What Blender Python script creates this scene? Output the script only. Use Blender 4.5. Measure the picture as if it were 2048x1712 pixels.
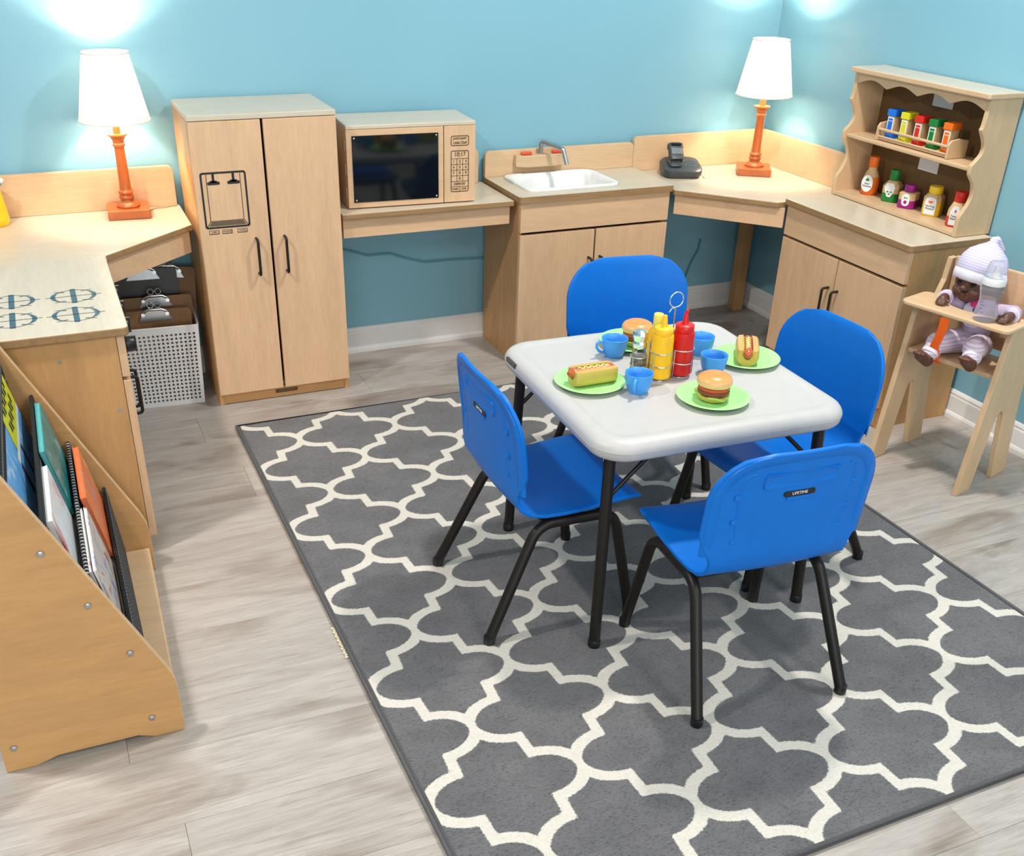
import bpy, bmesh, math, random
import numpy as np
from mathutils import Vector, Matrix
random.seed(7); np.random.seed(7)
for o in list(bpy.data.objects): bpy.data.objects.remove(o)
S = bpy.context.scene
COL = S.collection
R = math.radians

# ---------------------------------------------------------------- camera
F, YAW, PITCH, ROLL = 2068.94, 0.41690, 0.52817, 0.02676
CAMP = Vector((-0.3948, -3.4282, 1.4074)); PX, PY = 1000.48, 1016.63
fw = Vector((math.sin(YAW)*math.cos(PITCH), math.cos(YAW)*math.cos(PITCH), -math.sin(PITCH)))
rt = Vector((math.cos(YAW), -math.sin(YAW), 0)); up = rt.cross(fw)
rt, up = (math.cos(ROLL)*rt+math.sin(ROLL)*up), (-math.sin(ROLL)*rt+math.cos(ROLL)*up)
cd = bpy.data.cameras.new('camera'); cam = bpy.data.objects.new('camera', cd); COL.objects.link(cam)
M = Matrix((rt, up, -fw)).transposed().to_4x4(); M.translation = CAMP; cam.matrix_world = M
cd.sensor_fit = 'HORIZONTAL'; cd.sensor_width = 36; cd.lens = F/2048*36
cd.shift_x = (1024-PX)/2048; cd.shift_y = (PY-856)/2048; cd.clip_start = .02
S.camera = cam
def ray(u, v): return fw + rt*((u-PX)/F) - up*((v-PY)/F)
def onz(u, v, z): d = ray(u, v); return CAMP + d*((z-CAMP.z)/d.z)
def onx(u, v, x): d = ray(u, v); return CAMP + d*((x-CAMP.x)/d.x)
def ony(u, v, y): d = ray(u, v); return CAMP + d*((y-CAMP.y)/d.y)

# ---------------------------------------------------------------- world, lights, exposure
wd = bpy.data.worlds.new('world'); S.world = wd; wd.use_nodes = True
wd.node_tree.nodes['Background'].inputs[0].default_value = (1, .98, .95, 1)
wd.node_tree.nodes['Background'].inputs[1].default_value = .25
vs = S.view_settings; vs.view_transform = 'Standard'; vs.look = 'None'; vs.exposure = .45; vs.gamma = 1; vs.use_curve_mapping = False
CEIL = 2.5
def ceil_light(x, y, e, size=.16, sy=None, col=(1, .955, .90)):
    l = bpy.data.lights.new('ceiling_light', 'AREA'); l.shape = 'RECTANGLE' if sy else 'DISK'; l.size = size; l.energy = e; l.color = col
    if sy: l.size_y = sy
    o = bpy.data.objects.new('ceiling_light', l); COL.objects.link(o); o.location = (x, y, CEIL-.02)
for x, y, e in ((-1.15, -1.55, 30), (1.36, -1.40, 30)): ceil_light(x, y, e)                  # two recessed cans over the play kitchen
for x, y, e in ((-1.3, -4.1, 23), (1.1, -4.1, 23)): ceil_light(x, y, e, .6, 1.2)   # unseen ceiling panels behind the camera, added as frontal fill
wl = bpy.data.lights.new('window_daylight', 'AREA'); wl.shape = 'RECTANGLE'; wl.size = 3.8; wl.size_y = 1.1; wl.energy = 66; wl.color = (1, .97, .93)   # daylight through the window band in the front wall
wo = bpy.data.objects.new('window_daylight', wl); COL.objects.link(wo); wo.location = (-.6, -7.0, 1.45); wo.rotation_euler = (R(90), 0, 0)

# ---------------------------------------------------------------- materials
def nodes_of(name):
    m = bpy.data.materials.new(name); m.use_nodes = True
    nt = m.node_tree; return m, nt, nt.nodes['Principled BSDF']
def N(nt, t, **kw):
    n = nt.nodes.new(t)
    for k, v in kw.items(): setattr(n, k, v)
    return n
def L(nt, a, b): nt.links.new(a, b)
def coords(nt, scale, rand=False, rot=(0, 0, 0)):
    tc = N(nt, 'ShaderNodeTexCoord'); mp = N(nt, 'ShaderNodeMapping'); mp.inputs['Scale'].default_value = scale; mp.inputs['Rotation'].default_value = rot
    src = tc.outputs['Object']
    if rand:
        oi = N(nt, 'ShaderNodeObjectInfo'); va = N(nt, 'ShaderNodeVectorMath', operation='ADD'); mu = N(nt, 'ShaderNodeMath', operation='MULTIPLY'); mu.inputs[1].default_value = 37
        L(nt, oi.outputs['Random'], mu.inputs[0]); L(nt, src, va.inputs[0]); L(nt, mu.outputs[0], va.inputs[1]); src = va.outputs[0]
    L(nt, src, mp.inputs['Vector']); return mp.outputs[0]
def noise(nt, vec, scale=5, detail=3, rough=.55, dist=0):
    n = N(nt, 'ShaderNodeTexNoise'); n.inputs['Scale'].default_value = scale; n.inputs['Detail'].default_value = detail
    n.inputs['Roughness'].default_value = rough; n.inputs['Distortion'].default_value = dist; L(nt, vec, n.inputs['Vector']); return n.outputs['Fac']
def ramp(nt, fac, stops):
    r = N(nt, 'ShaderNodeValToRGB'); el = r.color_ramp.elements
    while len(el) < len(stops): el.new(.5)
    for e, (p, c) in zip(el, stops): e.position = p; e.color = (*c[:3], 1)
    L(nt, fac, r.inputs[0]); return r.outputs[0]
def mixc(nt, fac, a, b, blend='MIX'):
    m = N(nt, 'ShaderNodeMix', data_type='RGBA', blend_type=blend)
    if isinstance(fac, (int, float)): m.inputs[0].default_value = fac
    else: L(nt, fac, m.inputs[0])
    for i, v in ((6, a), (7, b)):
        if isinstance(v, tuple): m.inputs[i].default_value = (*v[:3], 1)
        else: L(nt, v, m.inputs[i])
    return m.outputs[2]
def bump(nt, bs, h, strength=.2, dist=.002):
    b = N(nt, 'ShaderNodeBump'); b.inputs['Strength'].default_value = strength; b.inputs['Distance'].default_value = dist
    L(nt, h, b.inputs['Height']); L(nt, b.outputs[0], bs.inputs['Normal'])
def srgb(*c):
    return tuple((v/255/12.92 if v/255 <= .04045 else ((v/255+.055)/1.055)**2.4) for v in c)
def plain(name, c, rough=.5, metal=0, spec=.5, var=.06, **kw):
    m, nt, bs = nodes_of(name); bs.inputs['Roughness'].default_value = rough; bs.inputs['Metallic'].default_value = metal
    bs.inputs['Specular IOR Level'].default_value = spec
    v = coords(nt, (1, 1, 1)); f = noise(nt, v, 30, 2)
    a = tuple(max(0, x*(1-var)) for x in c); b = tuple(min(1, x*(1+var)) for x in c)
    L(nt, ramp(nt, f, ((.3, a), (.7, b))), bs.inputs['Base Color'])
    for k, x in kw.items(): bs.inputs[k.replace('_', ' ')].default_value = x
    return m
def wood(name, c, axis='z', rough=.42, dark=.80, scale=1., coat=0):
    m, nt, bs = nodes_of(name); bs.inputs['Roughness'].default_value = rough
    sc = {'x': (1.2, 9, 9), 'y': (9, 1.2, 9), 'z': (9, 9, 1.2)}[axis]
    v = coords(nt, tuple(s*scale for s in sc), rand=True)
    f = noise(nt, v, 1.6, 5, .6, 1.2); g = noise(nt, v, 14, 3, .6)
    d = tuple(x*dark for x in c); l = tuple(min(1, x*1.07) for x in c)
    a = ramp(nt, f, ((.28, d), (.55, c), (.8, l)))
    b = ramp(nt, g, ((.35, (.93, .91, .88)), (.65, (1, 1, 1))))
    L(nt, mixc(nt, 1., a, b, 'MULTIPLY'), bs.inputs['Base Color'])
    bump(nt, bs, g, .08, .0006); return m

MAPLE = wood('maple_veneer', (.70, .455, .275), 'z', .45, .9)
MAPLEX = wood('maple_veneer_horizontal', (.70, .455, .275), 'x', .45, .88)
PLY = wood('honey_plywood', (.58, .315, .125), 'z', .42, .84)
PLYX = wood('honey_plywood_horizontal', (.58, .315, .125), 'x', .42, .84)
PALE = wood('pale_birch', (.66, .455, .27), 'z', .45, .9)
PALEX = wood('pale_birch_horizontal', (.68, .465, .28), 'x', .42, .9)
EDGE = wood('plywood_edge', (.34, .20, .088), 'x', .5, .75, 2)
LAM = wood('cream_laminate', (.63, .545, .43), 'x', .30, .955)
HARD = wood('brown_hardboard', (.15, .075, .022), 'z', .7, .85)
CHERRY = wood('cherry_wood', (.50, .125, .028), 'z', .28, .75)
BLACKM = plain('black_painted_steel', (.011, .008, .006), .42, spec=.35)
BLACKP = plain('black_plastic', (.008, .008, .009), .35)
INK = plain('black_print', (.012, .011, .012), .6)
BROWNINK = plain('brown_print', (.085, .045, .015), .6)
GLASSBLK = plain('black_acrylic', (.004, .005, .006), .06)
CHROME = plain('chrome', (.80, .80, .82), .2, 1)
STEEL = plain('grey_steel', (.45, .46, .48), .28, 1)
WHITE = plain('white_plastic', (.80, .79, .78), .38)
TABLEW = plain('table_white_plastic', (.505, .487, .478), .45, var=.02)
TRIMW = plain('white_trim_paint', (.80, .79, .775), .35, var=.02)
BLUE = plain('blue_chair_plastic', (0, .148, .585), .42, spec=.3, var=.03)
CUPB = plain('blue_cup_plastic', (.055, .33, .80), .35, var=.03)
LIME = plain('lime_green_plastic', (.40, .83, .30), .4, var=.03)
RED = plain('red_plastic', (.62, .006, .006), .35)
YEL = plain('yellow_plastic', (.95, .52, .01), .4)
PALEYEL = plain('pale_yellow_plastic', (.85, .72, .12), .4)
PAPER = plain('white_paper', (.80, .80, .81), .7, var=.02)
REDKNOB = plain('red_knob_plastic', (.80, .08, .02), .35)
GREYPH = plain('dark_grey_phone_plastic', (.045, .05, .055), .38)
GREYPH2 = plain('grey_phone_keys', (.16, .19, .21), .4)
SKIN = plain('brown_doll_vinyl', (.11, .042, .025), .45, var=.12)
ORANGE = plain('orange_strap', (.90, .13, .005), .6)

def wall_mat():
    m, nt, bs = nodes_of('sky_blue_wall_paint'); bs.inputs['Roughness'].default_value = .38
    v = coords(nt, (1, 1, 1)); f = noise(nt, v, 2.5, 2)
    L(nt, ramp(nt, f, ((.3, (.215, .445, .555)), (.7, (.225, .46, .57)))), bs.inputs['Base Color'])
    bump(nt, bs, noise(nt, v, 220, 2), .06, .0006); return m
WALL = wall_mat()
CEILM = plain('white_ceiling_paint', (.82, .81, .79), .8)
def floor_mat():
    m, nt, bs = nodes_of('grey_wood_vinyl'); bs.inputs['Roughness'].default_value = .36
    v = coords(nt, (1.3, 15, 1), rand=True)
    f = noise(nt, v, 1.5, 8, .68, 1.8); g = noise(nt, coords(nt, (4, 70, 1), rand=True), 3.5, 6, .7); k = noise(nt, coords(nt, (1.6, 3.5, 1), rand=True), 1.6, 3, .5, .6)
    a = ramp(nt, f, ((.22, (.30, .25, .215)), (.38, (.43, .38, .345)), (.58, (.51, .465, .43)), (.8, (.585, .545, .51))))
    b = ramp(nt, k, ((.28, (.58, .51, .46)), (.46, (1, 1, 1))))
    c = ramp(nt, g, ((.32, (.80, .78, .76)), (.58, (1, 1, 1))))
    x = mixc(nt, 1., mixc(nt, 1., a, b, 'MULTIPLY'), c, 'MULTIPLY')
    oi = N(nt, 'ShaderNodeObjectInfo'); r = ramp(nt, oi.outputs['Random'], ((0, (.88, .87, .86)), (1, (1.0, 1.0, 1.0))))
    L(nt, mixc(nt, 1., x, r, 'MULTIPLY'), bs.inputs['Base Color']); bump(nt, bs, g, .12, .0008); return m
FLOORM = floor_mat()

# ---------------------------------------------------------------- geometry helpers
class MB:
    def __init__(s): s.v = []; s.f = []; s.mi = []; s.T = None
    def add(s, vs_, fs, mi=0):
        n = len(s.v)
        for p in vs_:
            p = Vector(p); s.v.append(s.T @ p if s.T else p)
        for f in fs: s.f.append([n+i for i in f]); s.mi.append(mi)
        return s
    def box(s, x0, x1, y0, y1, z0, z1, mi=0):
        vs_ = [(x, y, z) for z in (z0, z1) for y in (y0, y1) for x in (x0, x1)]
        return s.add(vs_, [(0, 2, 3, 1), (4, 5, 7, 6), (0, 1, 5, 4), (2, 6, 7, 3), (0, 4, 6, 2), (1, 3, 7, 5)], mi)
    def prism(s, poly, a, b, axis='z', mi=0, side_mi=None):
        """polygon extruded along an axis; poly is (x,y) for z, (x,z) for y, (y,z) for x"""
        if side_mi is None: side_mi = mi
        mk = {'z': lambda p, t: (p[0], p[1], t), 'y': lambda p, t: (p[0], t, p[1]), 'x': lambda p, t: (t, p[0], p[1])}[axis]
        n = len(poly); ar = sum(poly[i][0]*poly[(i+1) % n][1]-poly[(i+1) % n][0]*poly[i][1] for i in range(n))
        if axis == 'y': ar = -ar
        if ar < 0: poly = poly[::-1]
        vs_ = [mk(p, a) for p in poly]+[mk(p, b) for p in poly]
        s.add(vs_, [tuple(range(n-1, -1, -1)), tuple(range(n, 2*n))], mi)
        k = len(s.v)-2*n
        for i in range(n): s.f.append([k+i, k+(i+1) % n, k+n+(i+1) % n, k+n+i]); s.mi.append(side_mi)
        return s
    def lathe(s, prof, seg=24, c=(0, 0, 0), mi=0, axis='z', sx=1, sy=1, caps=True):
        vs_ = []; fs = []
        for r, z in prof:
            for i in range(seg):
                a = 2*math.pi*i/seg; p = (r*math.cos(a)*sx, r*math.sin(a)*sy, z)
                if axis == 'y': p = (p[0], -p[2], p[1])
                if axis == 'x': p = (p[2], p[1], -p[0])
                vs_.append((p[0]+c[0], p[1]+c[1], p[2]+c[2]))
        m = len(prof)
        for j in range(m-1):
            for i in range(seg):
                k = (i+1) % seg; fs.append((j*seg+i, j*seg+k, (j+1)*seg+k, (j+1)*seg+i))
        if caps: fs.append(tuple(range(seg-1, -1, -1))); fs.append(tuple((m-1)*seg+i for i in range(seg)))
        return s.add(vs_, fs, mi)
    def tube(s, pts, r, seg=8, closed=False, mi=0, caps=True):
        pts = [Vector(p) for p in pts]; n = len(pts); rs = r if isinstance(r, (list, tuple)) else [r]*n
        vs_ = []; fs = []; prev = None
        for i, p in enumerate(pts):
            a = pts[(i-1) % n] if (closed or i > 0) else p; b = pts[(i+1) % n] if (closed or i < n-1) else p
            t = (b-a).normalized()
            if prev is None:
                q = Vector((0, 0, 1)) if abs(t.z) < .9 else Vector((1, 0, 0)); u = t.cross(q).normalized()
            else: u = (prev-t*prev.dot(t)).normalized()
            prev = u; w = t.cross(u)
            for k in range(seg):
                an = 2*math.pi*k/seg; vs_.append(p+(u*math.cos(an)+w*math.sin(an))*rs[i])
        for i in range(n if closed else n-1):
            j = (i+1) % n
            for k in range(seg):
                l = (k+1) % seg; fs.append((i*seg+k, i*seg+l, j*seg+l, j*seg+k))
        if caps and not closed: fs.append(tuple(range(seg-1, -1, -1))); fs.append(tuple((n-1)*seg+k for k in range(seg)))
        return s.add(vs_, fs, mi)
    def ball(s, c, r, seg=16, rings=10, mi=0):
        rx, ry, rz = r if isinstance(r, (list, tuple)) else (r, r, r)
        prof = [(math.sin(math.pi*j/rings), -math.cos(math.pi*j/rings)) for j in range(1, rings)]
        vs_ = [(c[0], c[1], c[2]-rz)]; fs = []
        for a, z in prof:
            for i in range(seg): vs_.append((c[0]+rx*a*math.cos(2*math.pi*i/seg), c[1]+ry*a*math.sin(2*math.pi*i/seg), c[2]+rz*z))
        vs_.append((c[0], c[1], c[2]+rz)); m = len(prof); top = len(vs_)-1
        for i in range(seg):
            k = (i+1) % seg; fs.append((0, 1+k, 1+i)); fs.append((top, 1+(m-1)*seg+i, 1+(m-1)*seg+k))
            for j in range(m-1): fs.append((1+j*seg+i, 1+j*seg+k, 1+(j+1)*seg+k, 1+(j+1)*seg+i))
        return s.add(vs_, fs, mi)
    def capsule(s, a, b, ra, rb, mi=0, n=7):
        a = Vector(a); b = Vector(b); s.ball(a, ra, 14, 9, mi); s.ball(b, rb, 14, 9, mi)
        return s.tube([a+(b-a)*i/(n-1) for i in range(n)], [ra+(rb-ra)*i/(n-1) for i in range(n)], 14, mi=mi)
    def build(s, name, mat, parent=None, smooth=False, bevel=0, loc=(0, 0, 0), rot=(0, 0, 0), seg=2):
        me = bpy.data.meshes.new(name); me.from_pydata([tuple(v) for v in s.v], [], s.f)
        mats = mat if isinstance(mat, (list, tuple)) else [mat]
        for m in mats: me.materials.append(m)
        if len(mats) > 1: me.polygons.foreach_set('material_index', s.mi)
        me.polygons.foreach_set('use_smooth', [bool(smooth)]*len(me.polygons)); me.update()
        o = bpy.data.objects.new(name, me); COL.objects.link(o); o.location = loc; o.rotation_euler = rot
        if parent: o.parent = parent
        if smooth:
            try: me.set_sharp_from_angle(angle=R(smooth if smooth > 1 else 40))
            except Exception: pass
        if bevel:
            b = o.modifiers.new('bevel', 'BEVEL'); b.width = bevel; b.segments = seg; b.limit_method = 'ANGLE'; b.angle_limit = R(40); b.harden_normals = False
        return o
def thing(name, label, cat, loc=(0, 0, 0), rz=0, group=None):
    o = bpy.data.objects.new(name, None); COL.objects.link(o); o.location = loc; o.rotation_euler = (0, 0, rz)
    o.empty_display_size = .05; return tag(o, label, cat, group)
def tag(o, label, cat, group=None):
    o['label'] = label; o['category'] = cat
    if group: o['group'] = group
    return o
def struct(o): o['kind'] = 'structure'; return o
def copy_tree(o, parent=None):
    c = o.copy(); COL.objects.link(c); c.parent = parent
    for ch in list(o.children): copy_tree(ch, c)
    return c
def bx(name, mat, parent, *d, bevel=0, **k): return MB().box(*d).build(name, mat, parent, bevel=bevel, **k)
def rrect(x0, x1, y0, y1, r, n=6, corners=(1, 1, 1, 1)):
    pts = []
    for (cx, cy, a0), on in zip(((x1-r, y1-r, 0), (x0+r, y1-r, 90), (x0+r, y0+r, 180), (x1-r, y0+r, 270)), corners):
        if on: pts += [(cx+r*math.cos(R(a0+90*i/n)), cy+r*math.sin(R(a0+90*i/n))) for i in range(n+1)]
        else: pts.append((x1 if cx > (x0+x1)/2 else x0, y1 if cy > (y0+y1)/2 else y0))
    return pts
def text(name, s, size, mat, parent, loc, rot=(R(90), 0, 0), sx=1., align='CENTER', bold=0, thick=.0002):
    cu = bpy.data.curves.new('t', 'FONT'); cu.body = s; cu.size = size; cu.align_x = align; cu.align_y = 'CENTER'; cu.extrude = thick; cu.offset = bold; cu.resolution_u = 3
    t = bpy.data.objects.new('t', cu); COL.objects.link(t); dg = bpy.context.evaluated_depsgraph_get()
    me = bpy.data.meshes.new_from_object(t.evaluated_get(dg)); bpy.data.objects.remove(t); bpy.data.curves.remove(cu)
    me.materials.clear(); me.materials.append(mat); me.name = name
    o = bpy.data.objects.new(name, me); COL.objects.link(o); o.parent = parent; o.location = loc; o.rotation_euler = rot; o.scale = (sx, 1, 1); return o
def arcpts(p0, p1, p2, r, n=7):
    """fillet of corner p1"""
    p0, p1, p2 = map(Vector, (p0, p1, p2)); a = (p0-p1).normalized(); b = (p2-p1).normalized()
    ang = a.angle(b); d = r/math.tan(ang/2); s = p1+a*d; e = p1+b*d; c = p1+(a+b).normalized()*(r/math.sin(ang/2))
    out = []
    for i in range(n):
        t = i/(n-1); q = (s-c).slerp(e-c, t) if (s-c).length > 1e-9 else s-c; out.append(c+q.normalized()*r)
    return out
def bar_handle(parent, x, z0, z1, y, depth=.026, r=.0042):
    """vertical bar pull on a door facing -y"""
    p = [(x, y+.002, z1), (x, y-depth, z1), (x, y-depth, z0), (x, y+.002, z0)]
    pts = [p[0]]+arcpts(p[0], p[1], p[2], .008)+arcpts(p[1], p[2], p[3], .008)+[p[3]]
    return MB().tube(pts, r, 8).build('handle', BLACKM, parent, smooth=60)

# ---------------------------------------------------------------- room
XR = 2.1907; XL = -.66; YF = -7.2; XFAR = -3.2
fl = struct(bx('floor', FLOORM, None, XFAR, XR+.1, YF, .1, -.06, -.008))
PW, PL = .185, 1.22
me0 = None; row = 0; y = 0.0
while y > -4.3:
    x = -2.6 - (row*.47 % 1.0)*PL
    while x < XR:
        if me0 is None:
            o = MB().box(0, PL-.0005, -PW+.0005, 0, -.008, 0).build('plank', FLOORM, fl, bevel=.0004, seg=1); me0 = o.data
        else:
            o = bpy.data.objects.new('plank', me0); COL.objects.link(o); o.parent = fl
            b = o.modifiers.new('bevel', 'BEVEL'); b.width = .0004; b.segments = 1
        o.location = (x, y, 0)
        if x+PL > XR: o.scale.x = (XR-x)/PL
        x += PL
    y -= PW; row += 1
struct(bx('wall_back', WALL, None, XFAR, XR+.1, 0, .1, -.01, CEIL))
struct(bx('wall_right', WALL, None, XR, XR+.1, YF, 0, -.01, CEIL))
struct(bx('wall_left', WALL, None, XFAR-.1, XFAR, YF, 0, -.01, CEIL))
struct(bx('wall_front', WALL, None, XFAR, XR+.1, YF-.1, YF, -.01, CEIL))
struct(bx('ceiling', CEILM, None, XFAR, XR+.1, YF, .1, CEIL, CEIL+.08))
bprof = [(0, 0), (.015, 0), (.0155, .012), (.0125, .019), (.0095, .022), (.0095, .070), (.0075, .076), (.0085, .081), (.005, .088), (.002, .0914), (0, .0914)]
struct(MB().prism([(-a, z) for a, z in bprof], XFAR, XR-.0, 'x').build('baseboard_back', TRIMW))
struct(MB().prism([(XR-a, z) for a, z in bprof], YF, -.012, 'y').build('baseboard_right', TRIMW))

# ---------------------------------------------------------------- rug
UR, VR, LX, LY, ROTR = .16636, -.65083, .29897, .3385, .01126
U0, U1, V0, V1 = .0108, 1.5035, -2.5144, -.488
quart = [(0, .130), (.012, .117), (.027, .109), (.045, .102), (.063, .0985), (.066, .049), (.083, .048), (.098, .0447), (.112, .039), (.123, .0315), (.132, .022), (.139, .011), (.141, 0)]
poly = np.array(quart+[(x, -y) for x, y in quart[-2::-1]]+[(-x, -y) for x, y in quart[1:]]+[(-x, y) for x, y in quart[-2:0:-1]])
def sdf(px, py):
    d = np.full(px.shape, 1e9); inside = np.zeros(px.shape, bool); n = len(poly)
    for i in range(n):
        a = poly[i]; b = poly[(i+1) % n]; e = b-a; wx = px-a[0]; wy = py-a[1]
        t = np.clip((wx*e[0]+wy*e[1])/(e@e), 0, 1); d = np.minimum(d, np.hypot(wx-t*e[0], wy-t*e[1]))
        c = ((a[1] > py) != (b[1] > py)) & (px < (b[0]-a[0])*(py-a[1])/((b[1]-a[1]) or 1e-12)+a[0]); inside ^= c
    return np.where(inside, d, -d)
step = .005
us = np.arange(U0, U1+.0001, step); vv = np.arange(V0, V1+.0001, step); GU, GV = np.meshgrid(us, vv)
def fold(du, dv):
    return (du+LX/2) % LX-LX/2, (dv+LY/2) % LY-LY/2
a1 = sdf(*fold(GU-UR-LX/2, GV-VR)); a2 = sdf(*fold(GU-UR, GV-VR-LY/2)); SD = np.maximum(a1, a2)
nu, nv = len(us), len(vv); RT = .011
me = bpy.data.meshes.new('pile')
edge = np.minimum(np.minimum(GU-us[0], us[-1]-GU), np.minimum(GV-vv[0], vv[-1]-GV))
Zg = np.where(edge < .004, .0015, np.where(edge < .009, RT*.75, RT))
co = np.stack([GU, GV, Zg], -1).reshape(-1, 3)
idx = np.arange(nu*nv).reshape(nv, nu); q = np.stack([idx[:-1, :-1], idx[:-1, 1:], idx[1:, 1:], idx[1:, :-1]], -1).reshape(-1, 4)
me.from_pydata(co.tolist(), [], q.tolist()); at = me.attributes.new('trellis', 'FLOAT', 'POINT'); at.data.foreach_set('value', SD.reshape(-1).astype(np.float32))
at2 = me.attributes.new('rim', 'FLOAT', 'POINT'); at2.data.foreach_set('value', edge.reshape(-1).astype(np.float32))
me.polygons.foreach_set('use_smooth', [True]*len(me.polygons))
m, nt, bs = nodes_of('trellis_rug_pile'); bs.inputs['Roughness'].default_value = .95; bs.inputs['Specular IOR Level'].default_value = .1
bs.inputs['Sheen Weight'].default_value = .25
atn = N(nt, 'ShaderNodeAttribute', attribute_name='trellis'); v = coords(nt, (1, 1, 1))
fz = noise(nt, coords(nt, (1, 1.6, 1)), 190, 3, .65); ma = N(nt, 'ShaderNodeMath', operation='MULTIPLY_ADD'); ma.inputs[1].default_value = .0085; ma.inputs[2].default_value = -.00425
L(nt, fz, ma.inputs[0]); ad = N(nt, 'ShaderNodeMath', operation='ADD'); L(nt, atn.outputs['Fac'], ad.inputs[0]); L(nt, ma.outputs[0], ad.inputs[1])
mr = N(nt, 'ShaderNodeMapRange'); mr.inputs['From Min'].default_value = -.0012; mr.inputs['From Max'].default_value = .0012; L(nt, ad.outputs[0], mr.inputs['Value'])
big = noise(nt, coords(nt, (1, 1.3, 1)), 9, 4, .6); fine = noise(nt, coords(nt, (1, 2.2, 1)), 150, 4, .7)
g1 = ramp(nt, big, ((.3, (.135, .131, .141)), (.7, (.195, .189, .200)))); g2 = ramp(nt, fine, ((.30, (.30, .30, .31)), (.50, (.95, .95, .95)), (.8, (1.0, 1.0, 1.0))))
grey = mixc(nt, 1., g1, g2, 'MULTIPLY'); cr = ramp(nt, fine, ((.25, (.66, .60, .51)), (.5, (.83, .775, .695))))
rimn = N(nt, 'ShaderNodeAttribute', attribute_name='rim'); lt = N(nt, 'ShaderNodeMath', operation='LESS_THAN'); lt.inputs[1].default_value = .0095; L(nt, rimn.outputs['Fac'], lt.inputs[0])
L(nt, mixc(nt, lt.outputs[0], mixc(nt, mr.outputs[0], cr, grey), (.10, .098, .105)), bs.inputs['Base Color']); bump(nt, bs, fine, .9, .005)
me.materials.append(m)
rug = thing('rug', 'grey pile rug with cream trellis pattern under the play table', 'rug', (0, 0, 0), ROTR)
o = bpy.data.objects.new('pile', me); COL.objects.link(o); o.parent = rug
RB = plain('grey_rug_binding', (.10, .098, .105), .9)
MB().tube([(U0, V0, .006), (U1, V0, .006), (U1, V1, .006), (U0, V1, .006)], .0055, 8, closed=True).build('binding', RB, rug, smooth=60)
# cream rug pad poking out at the edge
rp = MB(); p0 = onz(672, 1256, .002); p1 = onz(700, 1313, .002)
for i in range(15):
    c = p0.lerp(p1, i/14)
    for k in range(2): rp.ball((c.x-.008+k*.007+.002*(i % 2), c.y, .0026), (.0042, .0034, .0026), 8, 5)
rp.box(min(p0.x, p1.x)-.004, max(p0.x, p1.x)+.012, p1.y, p0.y, .0003, .0016)
tag(rp.build('rug_pad', plain('cream_pad_mesh', (.74, .66, .48), .8), None, bevel=.0005, seg=1), 'cream woven pad poking out from under the rug edge', 'rug pad')

# ---------------------------------------------------------------- play kitchen units
def counter(parent, x0, x1, y0, y1, z1, t=.02, r=.014, mats=None, corners=(0, 0, 1, 1)):
    return MB().prism(rrect(x0, x1, y0, y1, r, 5, corners), z1-t, z1, 'z', 0, 1).build('countertop', mats or [LAM, EDGE], parent, bevel=.003)
def splash(parent, x0, x1, y0, y1, z0, z1, r=.018, name='backsplash'):
    return MB().prism(rrect(x0, x1, z0, z1, r, 5, (1, 1, 0, 0)), y0, y1, 'y', 0, 0).build(name, PALEX, parent, bevel=.0015)

# refrigerator
fr = thing('play_refrigerator', 'tall maple toy refrigerator with two doors and a printed water dispenser', 'refrigerator', (.212, -.17, 0))
W2 = .212; YFt = -.152; YB = .152; HF = .8825
bx('side_panel', PLY, fr, -W2, -W2+.014, YFt+.018, YB, 0, HF-.016, bevel=.001)
bx('side_panel', PLY, fr, W2-.014, W2, YFt+.018, YB, 0, HF-.016, bevel=.001)
bx('top_panel', LAM, fr, -W2, W2, YFt, YB, HF-.015, HF, bevel=.002)
bx('back_panel', HARD, fr, -W2+.014, W2-.014, YB-.006, YB, .03, HF-.016)
bx('shelf', PLYX, fr, -W2+.014, W2-.014, YFt+.03, YB-.006, .040, .052)
kp = bx('kick_plate', PLYX, fr, -W2+.014, W2-.014, YFt+.022, YFt+.036, .002, .039)
pl = MB().prism(rrect(-.036, .036, -.006, .006, .002), -.0006, 0, 'y').build('name_plate', BROWNINK, kp, loc=(.004, YFt+.0218, .0215))
text('lettering', 'JONTI-CRAFT', .009, plain('gold_print', (.30, .19, .07), .4, .4), kp, (.004, YFt+.0208, .0215), sx=.95)
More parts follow.
